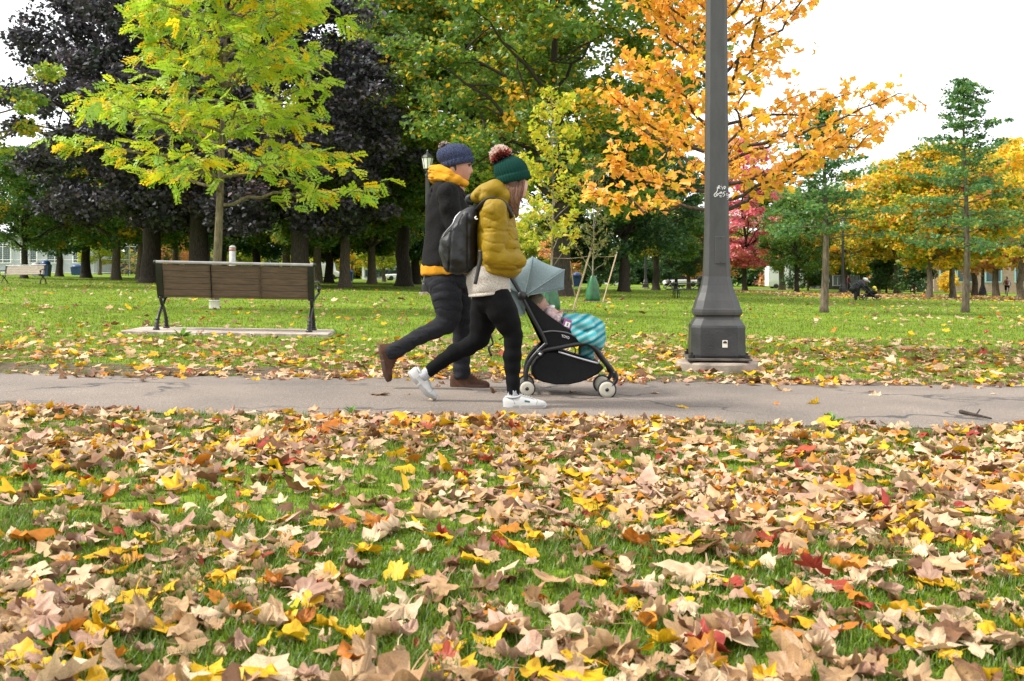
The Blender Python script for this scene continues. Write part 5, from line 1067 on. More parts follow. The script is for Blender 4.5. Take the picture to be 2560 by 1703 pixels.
s.chain(*ch(cB, [(1180, 330, 6.76, .08), (1335, 650, 6.76, .05), (1328, 850, 6.76, .048), (1337, 1190, 6.76, .034), (1345, 1270, 6.72, .026), (1480, 1300, 6.72, .018)]), .03)
s.chain(*ch(cB, [(1090, 330, 6.95, .08), (1020, 690, 6.95, .05), (800, 810, 6.95, .046), (575, 985, 6.96, .032), (500, 1065, 6.97, .024), (555, 1205, 6.97, .016)]), .03)
s.build('body', M_SKIN2, woman)
nzW = SinNoise(50, 12, 4, 15)
s = SDF((cD(640, 0, YW)[0], YW - .34, cD(0, 1180, YW)[2]), (cD(1480, 0, YW)[0], YW + .34, cC(0, 640, YW)[2]), .0072)
prof_rows(s, cD, YW, [(100, 900, 1150, .13), (170, 835, 1225, .18), (300, 800, 1285, .195), (450, 790, 1320, .19), (600, 795, 1338, .185), (750, 800, 1362, .185), (870, 790, 1388, .19), (960, 775, 1390, .195), (1040, 772, 1378, .195), (1100, 790, 1320, .185), (1160, 830, 1240, .16)])
for sg, Y in ((-1, YW - .19), (1, YW + .19)):
    P_, R_ = ch(cD, [(1030, 235, Y + .02 * -sg * -1, .082), (1030, 400, Y, .078), (1026, 545, Y, .074), (1012, 700, Y, .077), (1005, 840, Y, .072)]); s.chain(P_, R_, .02); P_, R_ = ch(cD, [(1005, 840, Y, .068), (1120, 880, Y, .068), (1240, 895, Y * .8 + YW * .2, .064), (1345, 905, Y * .7 + YW * .3, .054)]); s.chain(P_, R_, .012)
Rt = Ry(-.42); s.ell(cC(1450, 930, YW), (.135, .125, .072), .012, Rt).ell(cC(1600, 900, YW), (.085, .115, .07), .012, Ry(.5)).ell(cC(1300, 985, YW), (.07, .1, .05), .012, Rt).ell(cC(1730, 1020, YW), (.075, .105, .075), .02)
s.cap(cC(1500, 830, YW - .05), cC(1240, 950, YW - .09), .03, .03, .006).cap(cC(1640, 880, YW - .06), cC(1350, 1030, YW - .1), .032, .034, .006).cap(cC(1500, 830, YW + .05), cC(1240, 950, YW + .09), .03, .03, .006)
cut_below(s, cD(770, 1022, YW), cD(1235, 1128, YW), .03)
fzD = zx(cD, YW)[0]; crW = crease(301, 3, 8, (.7, .8, 1.5)); crW2 = crease(302, 7, 14, (.9, .8, 1.0), .22)
def seams(P):
    z = P[..., 2]; d = .003 * nzW(P, (1.1, .6, .9)) + .0055 * crW(P) + .005 * crW2(P); xx = P[..., 0]
    for y, x0, x1 in ((545, 870, 1185), (700, 0, 0), (470, 1190, 1400), (760, 1190, 1400), (960, 760, 1400)):
        if x1: d = d + .0055 * np.exp(-((z - fzD(y) + .05 * (xx - cD(1030, 0, YW)[0]) * (y == 960)) / .0055) ** 2) * (xx > cD(x0, 0, YW)[0]) * (xx < cD(x1, 0, YW)[0])
    return d
disp(s, seams); s.build('puffer_jacket', M_PUFF, woman)
s = SDF((cD(600, 0, YW)[0], YW - .25, cD(0, 1420, YW)[2]), (cD(1320, 0, YW)[0], YW + .25, cD(0, 940, YW)[2]), .007)
prof_rows(s, cD, YW, [(960, 740, 1160, .155), (1030, 690, 1180, .165), (1100, 655, 1195, .172), (1200, 660, 1222, .178), (1310, 678, 1248, .180), (1420, 690, 1275, .182)]); cut_below(s, cD(690, 1378, YW), cD(1258, 1312, YW), .006)
nzS = SinNoise(51, 10, 5, 14); disp(s, lambda P: .0035 * nzS(P, (.5, .5, 1.6)) + .006 * np.exp(-((P[..., 2] - fzD(1300) - .11 * (P[..., 0] - cD(1000, 0, YW)[0])) / .005) ** 2)); s.build('sweater', M_SWEAT, woman)
s = SDF((cB(480, 0, YW)[0], YW - .25, cB(0, 1230, YW)[2]), (cB(1500, 0, YW)[0], YW + .25, cB(0, 230, YW)[2]), .0075)
s.ell(cB(1140, 320, YW), (.135, .16, .11))
P_, R_ = ch(cB, [(1185, 330, 6.77, .105), (1232, 430, 6.76, .1), (1290, 545, 6.76, .084), (1335, 650, 6.76, .063), (1336, 730, 6.76, .0575), (1328, 850, 6.76, .06), (1330, 950, 6.76, .052), (1335, 1080, 6.745, .044), (1337, 1195, 6.735, .043)]); s.chain(P_, R_, .02)
P_, R_ = ch(cB, [(1092, 330, 6.94, .105), (1072, 450, 6.95, .098), (1056, 560, 6.95, .085), (1020, 690, 6.95, .069), (920, 765, 6.95, .060), (800, 815, 6.955, .057), (690, 890, 6.96, .048), (600, 960, 6.96, .0425), (568, 988, 6.96, .042)]); s.chain(P_, R_, .02)
nzL = SinNoise(52, 10, 8, 20); disp(s, lambda P: .0016 * nzL(P)); s.build('leggings', M_LEG, woman)
for P_ in ([cB(1337, 1165, 6.735), cB(1338, 1235, 6.73)], [cB(580, 975, 6.96), cB(500, 1045, 6.965)]): m = MB(); m.tube(spline([P_[0], (P_[0] + P_[1]) / 2, P_[1]], 6), .041, 14); m.build('sock', M_SOCK, woman, True)
M_SEAM = plain('grey_seam', (.2, .2, .2), .7); TEALM = plain('teal_mark', (.02, .1, .1), .5)
shoe(woman, cB(1243, 1335, 6.72), cB(1642, 1330, 6.72), 6.72, M_SHOEW, M_SOLEW, mark=TEALM, seam=M_SEAM); shoe(woman, cB(362, 1000, 6.97), cB(592, 1285, 6.97), 6.97, M_SHOEW, M_SOLEW, flex=.35, seam=M_SEAM)
HATROWS = [(-.060, .90, 1), (-.056, .97, 1), (-.04, 1.02, 1), (-.015, 1.04, 1), (-.003, 1.02, 1), (.0, .965, .3), (.008, .985, 1), (.03, 1.0, 1), (.055, .965, 1), (.08, .87, 1), (.1, .73, .9), (.115, .54, .8), (.124, .33, .6), (.129, .1, .2)]
hat = beanie(woman, cC(1858, 612, YW), math.radians(13), .115, .099, HATROWS, 34, M_HATG, .0028, -.12)
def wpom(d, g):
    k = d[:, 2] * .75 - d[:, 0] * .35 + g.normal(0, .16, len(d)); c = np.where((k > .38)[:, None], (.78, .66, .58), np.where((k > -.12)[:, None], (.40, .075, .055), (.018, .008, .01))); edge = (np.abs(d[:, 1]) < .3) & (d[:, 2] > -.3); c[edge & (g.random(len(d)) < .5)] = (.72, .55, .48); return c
pompom(hat, cC(1652, 285, YW), .072, wpom, 3000, 3)
# long brown hair
s = SDF((cC(1600, 0, YW)[0], YW - .13, cC(0, 1450, YW)[2]), (cC(2150, 0, YW)[0], YW + .13, cC(0, 560, YW)[2]), .006)
s.ell(cC(1840, 690, YW), (.094, .074, .10)); 
for sg in (-1, 1): s.chain([cC(1860, 760, YW + sg * .045), cC(1890, 950, YW + sg * .055), cC(1895, 1120, YW + sg * .065), cC(1925, 1290, YW + sg * .08), cC(1935, 1380, YW + sg * .085)], [.045, .032, .026, .014, .006], .02)
V, F = s.mesh(); hair = mk('hair', V, F, M_HAIR, woman, True, np.repeat([(.085, .036, .018)], len(V), 0))
m = MB(); g = np.random.default_rng(8); cols = []
for sg, cnt in ((-1, 360), (1, 100)):
    for i in range(cnt):
        u_ = g.random(); f_ = np.array([(2085, 690), (2062, 840), (2020, 1000), (1972, 1200), (1945, 1425)], float); b_ = np.array([(1700, 800), (1730, 950), (1795, 1100), (1880, 1280), (1925, 1405)], float); q = f_ * (1 - u_) + b_ * u_ + g.normal(0, 8, (5, 2)); br = math.sin(math.pi * min(1, u_ * .8 + .15)); yy = np.array([.062, .078 + .012 * br, .085 + .018 * br, .092, .09]) + g.uniform(-.008, .006, 5); e = g.uniform(.82, 1.0)
        P_ = np.array([cC(a, c_, YW + sg * y_) for (a, c_), y_ in zip(q, yy)]); P_ = spline(P_, 13); P_ = P_[: max(8, int(13 * e))]; m.tube(P_, np.linspace(.0042, .0012, len(P_)), 4, False); cols += [np.array((.15, .068, .034)) * g.uniform(.35, 1.6)] * (4 * len(P_))
m.build('hair_strands', M_HAIR, hair, True, col=np.array(cols))

# ------------------------------------------------------------------ her backpack
bp0 = cD(560, 1060, YW); bag = thing('backpack', 'black leather backpack worn over the mustard jacket', 'backpack', bp0)
s = SDF((cD(250, 0, YW)[0], YW - .24, cD(0, 1110, YW)[2]), (cD(900, 0, YW)[0], YW + .24, cD(0, 140, YW)[2]), .0065)
prof_rows(s, cD, YW, [(160, 790, 850, .05), (205, 690, 852, .10), (260, 590, 850, .125), (350, 520, 840, .14), (440, 455, 810, .15), (540, 362, 795, .155), (640, 310, 795, .16), (760, 306, 800, .165), (900, 340, 802, .165), (1000, 372, 775, .155), (1045, 410, 720, .14), (1078, 470, 620, .11)], 0, 2.7)
nzB = SinNoise(53, 14, 6, 18); xb = zx(cD, YW)[1]
def bagd(P):
    x, z = P[..., 0], P[..., 2]; d = .0045 * nzB(P, (1.2, .7, .7)); xs_ = xb(470) + .02 * np.sin((z - fzD(700)) * 4)
    d = d + .009 * np.exp(-((x - xs_) / .006) ** 2) * (z < fzD(430)) + .006 * np.exp(-((x - xb(690)) / .006) ** 2) * (z < fzD(300)); return d
disp(s, bagd); s.build('body', M_LEATHER, bag)
m = MB(); m.tube(spline([cD(585, 258, YW - .128), cD(520, 330, YW - .138), cD(475, 425, YW - .148), cD(400, 510, YW - .13), cD(345, 600, YW - .11)], 24), .0055, 6); m.build('zip', plain('zip_metal', (.3, .3, .32), .35, .6), bag, True)
m = MB(); P_ = [cD(790, 320, YW - .150), cD(772, 335, YW - .152), cD(785, 355, YW - .152), cD(808, 352, YW - .152)]; m.tube(spline(P_, 14), .005, 6); m.build('ring', WHITEP, bag, True)
for sg in (-1, 1):
    Y = YW + sg * .125; m = MB(); m.tube(spline([cD(800, 240, Y - sg * .05), cD(860, 165, Y), cD(940, 108, Y), cD(1040, 100, Y), cD(1140, 140, Y), cD(1215, 230, Y + sg * .01), cD(1250, 340, Y + sg * .02)], 26), .026, 8, True, (.35, 1.0) if False else (1.0, .38)); m.build('shoulder_strap', M_WEB, bag, True)
    Y = YW + sg * .2; m = MB(); m.tube(spline([cD(850, 760, Y), cD(852, 850, Y), cD(825, 960, Y), cD(800, 1080, Y), cD(772, 1205, Y)], 16), np.interp(np.linspace(0, 1, 16), [0, .4, 1], [.022, .016, .014]), 6, True, (.4, 1.0)); m.build('strap_end', M_WEB, bag, True)
m = MB(); m.tube(spline([cC(1170, 1120, YW), cC(1080, 1090, YW), cC(1075, 1040, YW), cC(1150, 1010, YW), cC(1230, 1080, YW)], 14), .022, 8); m.build('carry_handle', M_LEATHER, bag, True)

# ------------------------------------------------------------------ the man in the charcoal fleece
YM = 7.75
mb0 = cB(850, 1135, YM); man = thing('person', 'person in charcoal fleece and navy bobble hat pushing the stroller', 'person', (mb0[0], YM, G(mb0[0])))
HAND = cE(-95, 150, 7.42)
s = SDF((cB(60, 0, YM)[0], YM - .34, -.02), (HAND[0] + .12, YM + .34, 1.92), .0085)
s.ell(cC(870, 400, YM), (.104, .079, .118)).ell(cC(955, 560, YM), (.072, .062, .088), .03).cap(cC(1108, 470, YM), cC(1122, 562, YM), .010, .0165, .01).cap(cC(1050, 640, YM) - [0, .018, 0], cC(1050, 640, YM) + [0, .018, 0], .014, .014, .008).ell(cC(1012, 690, YM), (.03, .03, .024), .016).cap(cC(1095, 432, YM) - [0, .035, 0], cC(1095, 432, YM) + [0, .035, 0], .014, .014, .012)
for dy in (-1, 1): s.ell(cC(1095, 468, YM) + [0, dy * .036, 0], (.015, .018, .009), .006, None, 'c'); s.ell(cC(1072, 468, YM) + [0, dy * .034, 0], (.013, .013, .011), .002); s.ell(cC(1090, 590, YM) + [0, dy * .016, 0], (.012, .009, .008), .006); s.ell(cC(800, 540, YM) + [0, dy * .073, 0], (.02, .012, .032), .006)
s.cap(cC(1072, 622, YM) - [0, .02, 0], cC(1072, 622, YM) + [0, .02, 0], .003, .003, .002, op='c')
s.cap(cC(880, 600, YM), cC(790, 830, YM), .06, .066, .03); s.cap(cA(735, 520, YM), cA(715, 1150, YM), .13, .13, .05)
for sg, Yh in ((-1, 7.50), (1, 7.76)):
    Y = YM + sg * .19; w_ = np.array([HAND[0] - .11, Yh, HAND[2] + .02]); s.chain([cA(735, 520, Y), cA(800, 800, Y), w_], [.055, .042, .03], .03); fingers(s, w_, np.array([HAND[0] - .03, Yh, HAND[2] + .03]), np.array([HAND[0], Yh, HAND[2]]), -sg)
s.chain(*ch(cB, [(700, 200, 7.66, .085), (715, 555, 7.66, .055), (470, 665, 7.66, .05), (235, 795, 7.66, .038), (195, 850, 7.66, .026), (175, 1000, 7.66, .018)]), .03); s.chain(*ch(cB, [(800, 200, 7.86, .085), (865, 580, 7.86, .055), (862, 870, 7.87, .045), (866, 1060, 7.88, .028), (1000, 1105, 7.88, .02)]), .03)
s.build('body', M_SKIN, man)
nzM = SinNoise(54, 12, 4, 12)
s = SDF((cA(420, 0, YM)[0], YM - .36, cA(0, 1260, YM)[2]), (HAND[0] - .02, YM + .36, cA(0, 400, YM)[2]), .009)
prof_rows(s, cA, YM, [(415, 625, 800, .11), (440, 600, 840, .15), (490, 565, 880, .19), (560, 543, 912, .205), (640, 532, 932, .21), (760, 527, 945, .205), (880, 530, 945, .195), (1000, 517, 940, .19), (1100, 500, 935, .19), (1180, 486, 930, .195), (1216, 483, 928, .195)])
for sg, Yh in ((-1, 7.50), (1, 7.76)):
    Y = YM + sg * .2; P_, R_ = ch(cA, [(735, 520, Y, .085), (752, 650, Y, .078), (800, 815, Y, .068)]); w_ = np.array([HAND[0] - .115, Yh, HAND[2] + .02]); s.chain(P_ + [P_[-1] * .5 + w_ * .5, w_], R_ + [.057, .046], .022)
crM = crease(303, 2.5, 6, (1.5, .7, .6)); disp(s, lambda P: .004 * nzM(P, (1, .7, .8)) + .010 * crM(P)); s.build('fleece_jacket', M_FLEECE, man)
s = SDF((cA(440, 0, YM)[0], YM - .24, cA(0, 1320, YM)[2]), (cA(990, 0, YM)[0], YM + .24, cA(0, 1150, YM)[2]), .0075); prof_rows(s, cA, YM, [(1160, 492, 922, .185), (1210, 487, 925, .188), (1288, 487, 915, .186)]); cut_below(s, cA(485, 1290, YM), cA(930, 1268, YM), .006); disp(s, lambda P: .003 * nzM(P, (2, 2, .3))); s.build('shirt_hem', M_MUST, man)
s = SDF((cC(320, 0, YM)[0], YM - .2, cC(0, 850, YM)[2]), (cC(1130, 0, YM)[0], YM + .2, cC(0, 380, YM)[2]), .006)
s.ell(cC(570, 590, YM), (.098, .115, .06), 0, Ry(.35)).ell(cC(500, 660, YM), (.06, .10, .055), .015)
for sg in (-1, 1): s.chain([cC(560, 540, YM + sg * .06), cC(720, 600, YM + sg * .105), cC(860, 690, YM + sg * .10), cC(980, 765, YM + sg * .06), cC(1035, 775, YM + sg * .02)], [.045, .036, .032, .028, .024], .012); s.chain([cC(480, 650, YM + sg * .07), cC(700, 690, YM + sg * .125), cC(880, 760, YM + sg * .1)], [.04, .03, .024], .01)
s.cap(cC(760, 700, YM), cC(960, 775, YM), .06, .03, .03); nzH = SinNoise(55, 10, 8, 20); crH = crease(304, 5, 11, (.6, .8, 1.8), .3); disp(s, lambda P: .003 * nzH(P, (.6, 1, 1.8)) + .011 * crH(P)); s.build('hood', M_MUST, man)
s = SDF((cB(120, 0, YM)[0], YM - .28, cB(0, 1070, YM)[2]), (cB(1000, 0, YM)[0], YM + .28, cB(0, 60, YM)[2]), .0075)
s.ell(cB(708, 165, YM), (.163, .165, .13)); P_, R_ = ch(cB, [(690, 180, 7.67, .115), (722, 300, 7.66, .112), (738, 400, 7.66, .103), (742, 480, 7.66, .089), (722, 552, 7.66, .074), (610, 608, 7.66, .066), (470, 668, 7.66, .063), (360, 733, 7.66, .058), (275, 785, 7.66, .060), (225, 808, 7.66, .066)]); s.chain(P_, R_, .025)
P_, R_ = ch(cB, [(790, 190, 7.84, .115), (832, 330, 7.86, .1), (858, 480, 7.86, .085), (866, 580, 7.86, .074), (862, 720, 7.865, .066), (862, 870, 7.875, .062), (864, 960, 7.88, .064), (864, 1020, 7.88, .068)]); s.chain(P_, R_, .025)
nzJ = SinNoise(56, 14, 7, 20); crJ = crease(305, 4, 10, (.8, .8, 1.5), .3); disp(s, lambda P: .003 * nzJ(P, (1, .7, 1.2)) + .006 * crJ(P)); s.build('jeans', M_DENIM, man)
LACEB = plain('dark_lace', (.03, .018, .012), .8)
shoe(man, cB(93, 752, 7.66), cB(160, 1092, 7.66), 7.66, M_SUEDE, M_SOLEB, high=.035, flex=.12, lace=LACEB); shoe(man, cB(757, 1140, 7.88), cB(1118, 1146, 7.88), 7.88, M_SUEDE, M_SOLEB, high=.03, lace=LACEB)
M_DHAIR = plain('dark_hair', (.03, .018, .012), .7, 0, .3, 60, .3, 120)
s = SDF(cC(600, 720, YM) - [0, .13, 0], cC(1000, 380, YM) + [0, .13, 0], .006); s.ell(cC(800, 470, YM), (.075, .0835, .075)).ell(cC(850, 540, YM), (.025, .078, .04), .01); s.build('hair', M_DHAIR, man)
for dy in (-1, 1):
    m = MB(); m.lathe(cC(1101, 470, YM) + [-.004, dy * .035, 0], [(0, -.0055), (.008, -.003), (.009, 0), (.008, .003), (0, .0055)], 10); m.build('eye', M_DHAIR, man, True); m = MB(); m.tube(spline([cC(1118, 436, YM + dy * .02), cC(1118, 428, YM + dy * .036), cC(1085, 434, YM + dy * .054)], 8), .0055, 6); m.build('eyebrow', M_DHAIR, man, True)
HATROWS2 = [(-.048, .90, 1), (-.044, .96, 1), (-.03, 1.0, 1), (-.012, 1.02, 1), (-.002, 1.0, 1), (.0, .955, .3), (.01, 1.0, 1), (.035, 1.05, 1), (.06, 1.03, 1), (.085, .93, 1), (.105, .78, .9), (.12, .57, .8), (.129, .34, .6), (.134, .1, .2)]
hat2 = beanie(man, cC(868, 358, YM), math.radians(13), .128, .104, HATROWS2, 26, M_HATN, .0045, -.22, 'hat', 1.2)
pompom(hat2, cC(648, 132, YM), .044, lambda d, g: np.where((g.random(len(d)) < .38 + .3 * d[:, 2])[:, None], (.62, .5, .42), (.06, .035, .03)), 1500, 4, .006)

# ------------------------------------------------------------------ the stroller
YN, YF = 7.42, 7.82; YC = (YN + YF) / 2
def E2(x, y): p = cE(x, y, YN); return p[0], p[2]
def Ep(x, y, Y): a, z = E2(x, y); return np.array([a, Y, z])
sb = Ep(500, 1480, YC); st = thing('stroller', 'black folding stroller with grey blue canopy and cream wheels', 'stroller', sb)
FRAME = plain('black_frame', (.012, .012, .013), .35, .2, .2, 20); FABRIC = plain('black_fabric', (.008, .008, .009), .8, 0, .2, 40, .15, 200, .2, .1); SILVER = plain('silver_tube', (.5, .5, .52), .35, .7); CREAM = plain('cream_disc', (.44, .41, .33), .5, 0, .08); TYRE = plain('tyre', (.02, .02, .02), .7, 0, .2)
CANOPY = knit('canopy_fabric', (.145, .19, .20), 300, .75)
for Y in (YN, YF):
    for nm, pts, r in (('back_tube', [(-95, 150), (-40, 245), (0, 310), (95, 470), (200, 670), (300, 850), (335, 935)], .014), ('rear_leg', [(345, 930), (250, 1020), (175, 1115), (142, 1210), (135, 1305)], .0165), ('seat_rail', [(270, 1030), (330, 1000), (450, 980), (600, 950), (745, 932)], .017), ('front_leg', [(735, 925), (830, 1000), (915, 1115), (980, 1195), (1010, 1265)], .018)):
        m = MB(); m.tube(spline([Ep(x, y, Y) for x, y in pts], 26), r, 10); m.build(nm, FRAME, st, True)
    m = MB(); m.lathe(Ep(95, 470, Y), [(.03, -.02), (.034, -.012), (.034, .012), (.03, .02)], 16, 1); m.build('hinge', FRAME, st, True)
    m = MB(); m.lathe(Ep(275, 1035, Y), [(.022, -.024), (.026, -.018), (.026, .018), (.022, .024)], 14, 1); h_ = m.build('joint', FRAME, st, True); m = MB(); m.lathe(Ep(275, 1040, Y - .021), [(.011, -.006), (.011, .006)], 10, 1); m.build('rivet', SILVER, h_, True)
    m = MB(); m.tube(spline([Ep(1005, 1210, Y), Ep(1022, 1285, Y), Ep(985, 1345, Y), Ep(932, 1392, Y)], 14), np.interp(np.linspace(0, 1, 14), [0, .5, 1], [.026, .024, .016]), 8, True, (1, .7)); m.build('fork', FRAME, st, True)
    m = MB(); m.tube(spline([Ep(455, 1018, Y), Ep(650, 1078, Y), Ep(845, 1132, Y)], 10), .0075, 8); m.tube([Ep(845, 1132, Y), Ep(858, 1095, Y)], .007, 6); m.build('basket_rim', SILVER, st, True)
    m = MB(); m.tube(spline([Ep(295, 828, Y - .004), Ep(400, 815, Y - .004), Ep(540, 832, Y - .004), Ep(620, 870, Y - .004)], 14), .006, 6); m.build('side_piping', plain('grey_piping', (.08, .08, .085), .6), st, True)
    for (x, y, r) in ((930, 1388, .0715), (147, 1378, .0635)):
        Yw = Y if x > 500 else Y; c0 = Ep(x, y, Yw); a = np.linspace(0, 6.2832, 37)[:-1]; wl_ = thing if False else None
        m = MB(); m.lathe(c0, [(r * .86, -.017), (r * .97, -.015), (r, -.006), (r, .006), (r * .97, .015), (r * .86, .017)], 40, 1); wh_ = m.build('wheel', TYRE, st, True); m = MB(); m.lathe(c0, [(.008, -.021), (r * .55, -.020), (r * .83, -.0185), (r * .84, .0185), (r * .55, .02), (.008, .021)], 36, 1); m.build('disc', CREAM, wh_, True); m = MB(); m.lathe(c0, [(.013, -.026), (.014, -.02), (.014, .02), (.013, .026)], 14, 1); m.build('hub', FRAME, wh_, True)
m = MB(); m.tube([Ep(-95, 150, YN - .012), Ep(-95, 150, YF + .012)], .0155, 12); m.build('handle_bar', plain('foam_grip', (.02, .02, .02), .85, 0, .2, 60, .3, 200), st, True)
for x, y, nm in ((135, 1300, 'rear_axle'), (760, 935, 'front_bar')): m = MB(); m.tube([Ep(x, y, YN), Ep(x, y, YF)], .011, 8); m.build(nm, FRAME, st, True)
# seat shell: two side panels, back, base
side = [(118, 500), (150, 475), (330, 640), (470, 738), (575, 812), (650, 890), (735, 930), (600, 945), (450, 975), (335, 985), (290, 880), (215, 745), (150, 640)]
for Y in (YN + .012, YF - .012): m = MB(); m.prism([E2(x, y) for x, y in side], Y - .006, Y + .006); m.build('side_panel', FABRIC, st, False)
n = 10; sec = spline([(0,) * 0 + tuple(np.append(E2(x, y), 0)) for x, y in ((112, 500), (215, 720), (320, 930), (370, 958), (540, 950), (730, 925))], 30); yy = np.linspace(YN + .015, YF - .015, n)
m = MB(); m.grid(np.array([[(q[0] - .02 * math.sin(math.pi * k / (n - 1)), y_, q[1] - .015 * math.sin(math.pi * k / (n - 1))) for k, y_ in enumerate(yy)] for q in sec])); m.grid(np.array([[(q[0] - .035 + .0 * k, y_, q[1] - .028) for k, y_ in enumerate(yy)] for q in sec])[::-1]); m.build('seat', FABRIC, st, True)
# white lettering on the side panel
m = MB()
def put2(x, y): return Ep(x, y, YN - .008)
for k, ltr in enumerate('YOYO'):
    x0 = 487 + k * 19; y0 = 848 + k * 6
    if ltr == 'Y': m.tube([put2(x0, y0), put2(x0 + 7, y0 + 13), put2(x0 + 7, y0 + 26)], .0016, 4); m.tube([put2(x0 + 14, y0 + 2), put2(x0 + 7, y0 + 13)], .0016, 4)
    else: m.tube([put2(x0 + 8 + 8 * math.cos(q), y0 + 14 + 12 * math.sin(q)) for q in np.linspace(0, 6.283, 13)], .0016, 4)
m.build('lettering', plain('grey_print', (.55, .55, .55), .6), st)
# canopy: three bows and fabric between them
HX, HZ = E2(128, 470); hing = np.array([HX, 0, HZ]); nA = 25
def bow(x, y, wf=1.0):
    ex, ez = E2(x, y); d = np.array([ex - HX, 0, ez - HZ]); R_ = np.linalg.norm(d); d = d / R_; out = []
    for k in range(nA):
        th = math.pi * k / (nA - 1); cs = math.cos(th); sn = math.sin(th); yv = -np.sign(cs) * abs(cs) ** .42 * .205 * wf; rv = abs(sn) ** .50
        out.append(hing + d * R_ * rv + np.array([0, YC + yv, 0]))
    return np.array(out)
keys = [(-118, 365), (15, 195), (205, 80), (525, 212), (518, 402)]; B_ = [bow(*k) for k in keys]; rowsC = []
for i in range(4):
    for t_ in np.linspace(0, 1, 7)[: 7 if i == 3 else 6]:
        P_ = B_[i] * (1 - t_) + B_[i + 1] * t_; sag = (.05, .05, .16, .04)[i] * t_ * (1 - t_); c0 = np.array([HX, YC, HZ]); v = P_ - c0; P_ = c0 + v * (1 - sag * np.clip(np.linalg.norm(v * [1, 0, 1], axis=1) / .28, 0, 1))[:, None]; rowsC.append(P_)
m = MB(); m.grid(np.array(rowsC)); can = m.build('canopy', CANOPY, st, True); so = can.modifiers.new('thickness', 'SOLIDIFY'); so.thickness = .004; so.offset = 0
for i, nm in ((2, 'canopy_bow'), (3, 'canopy_bow'), (4, 'canopy_edge')): m = MB(); m.tube(B_[i] * [1, 1, 1] + [0, 0, .0], .0048 if i < 4 else .004, 6); m.build(nm, CANOPY, can, True)
m = MB(); q = E2(230, 405); m.tube([Ep(215, 450, YN - .0), Ep(298, 395, YN - .0)], .005, 6); m.build('canopy_zip', SILVER, can, True)
m = MB(); m.prism([E2(x, y) for x, y in ((-70, 380), (60, 415), (112, 490), (132, 560), (130, 645), (88, 672), (40, 600))], YN + .03, YF - .03); m.build('rear_curtain', CANOPY, st)
# shopping basket
poly = np.array([E2(x, y) for x, y in ((190, 1165), (235, 1090), (330, 1010), (450, 1018), (650, 1075), (860, 1130), (908, 1180), (850, 1240), (770, 1282), (680, 1318), (560, 1345), (430, 1345), (310, 1322), (225, 1290), (190, 1240))]); cen = poly.mean(0); rows = []
for y_, f_ in ((YN + .005, .9), (YN + .02, .985), (YN + .06, 1.0), (YC, 1.0), (YF - .06, 1.0), (YF - .02, .985), (YF - .005, .9)): q = cen + (poly - cen) * f_; rows.append(np.stack([q[:, 0], np.full(len(q), y_), q[:, 1]], 1))
m = MB(); m.grid(np.array(rows), True); m.add(rows[0], [tuple(range(len(poly)))]); m.add(rows[-1], [tuple(range(len(poly) - 1, -1, -1))]); m.build('basket', FABRIC, st, True)
m = MB(); m.tube(spline([Ep(585, 965, YC), Ep(630, 1000, YC), Ep(640, 1040, YC), Ep(625, 1055, YC)], 10), .004, 5); m.build('cable', FRAME, st, True)
# strap hanging behind (harness tail)
m = MB(); m.tube(spline([cB(1120, 640, 7.3), cB(1150, 730, 7.3), cB(1110, 770, 7.3), cB(1135, 850, 7.3)], 12), .028, 6, True, (1, .3)); m.build('safety_strap', M_WEB, st, True)

# ------------------------------------------------------------------ baby, blanket, book, bottle
baby = thing('person', 'baby in a striped beanie lying in the stroller holding a toy', 'person', Ep(400, 820, YC))
s = SDF((E2(120, 0)[0], YC - .17, E2(0, 960)[1]), (E2(860, 0)[0], YC + .17, E2(0, 420)[1]), .0075)
hc = Ep(262, 545, YC); s.ell(hc, (.066, .062, .068)).ell(hc + [.03, 0, -.035], (.045, .048, .038), .02).ell(hc + [.068, 0, -.012], (.011, .011, .01), .008).ell(hc + [.05, -.03, -.03], (.02, .018, .018), .012).ell(hc + [.05, .03, -.03], (.02, .018, .018), .012)
for dy in (-1, 1): s.ell(hc + [.06, dy * .024, .008], (.008, .012, .006), .003, None, 'c'); s.ell(hc + [-.005, dy * .06, -.005], (.014, .008, .018), .004)
s.cap(hc + [.0, 0, -.05], Ep(360, 690, YC), .03, .07, .03).cap(Ep(360, 690, YC), Ep(520, 840, YC), .085, .085, .04)
for sg in (-1, 1): s.chain([Ep(370, 650, YC + sg * .085), Ep(435, 715, YC + sg * .1), Ep(485, 660, YC + sg * .05)], [.03, .025, .02], .012); s.chain([Ep(520, 830, YC + sg * .05), Ep(680, 770, YC + sg * .06), Ep(820, 880, YC + sg * .06)], [.05, .042, .03], .02)
for sg in (-1, 1):
    h0 = Ep(485, 655, YC + sg * .05); s.ell(h0, (.02, .018, .022), .008)
    for k in range(4): s.cap(h0 + [.004, (k - 1.5) * .009, .01], h0 + [.012 + .003 * k, (k - 1.5) * .011, .034 - .003 * abs(k - 1)], .0055, .0045, .003)
    s.cap(h0 + [-.008, -sg * .014, .004], h0 + [.002, -sg * .026, .02], .006, .005, .004)
def bcol(V): return V
s.build('body', M_SKIN2, baby)
s = SDF(hc - .12, hc + .12, .005); s.ell(hc + [-.014, 0, .012], (.068, .07, .068)); d = np.array([.80, 0, -.60]); s.D = -smin(-s.D, -((np.stack(np.meshgrid(*s.ax, indexing='ij'), -1) - hc - d * .018) @ d), .004); s.build('beanie', knit('beige_knit', (.42, .33, .22), 200, .9, (.1, .09, .07)), baby)
s = SDF((E2(250, 0)[0], YC - .2, E2(0, 960)[1]), (E2(640, 0)[0], YC + .2, E2(0, 580)[1]), .008); s.cap(Ep(345, 665, YC), Ep(520, 840, YC), .082, .09, .03)
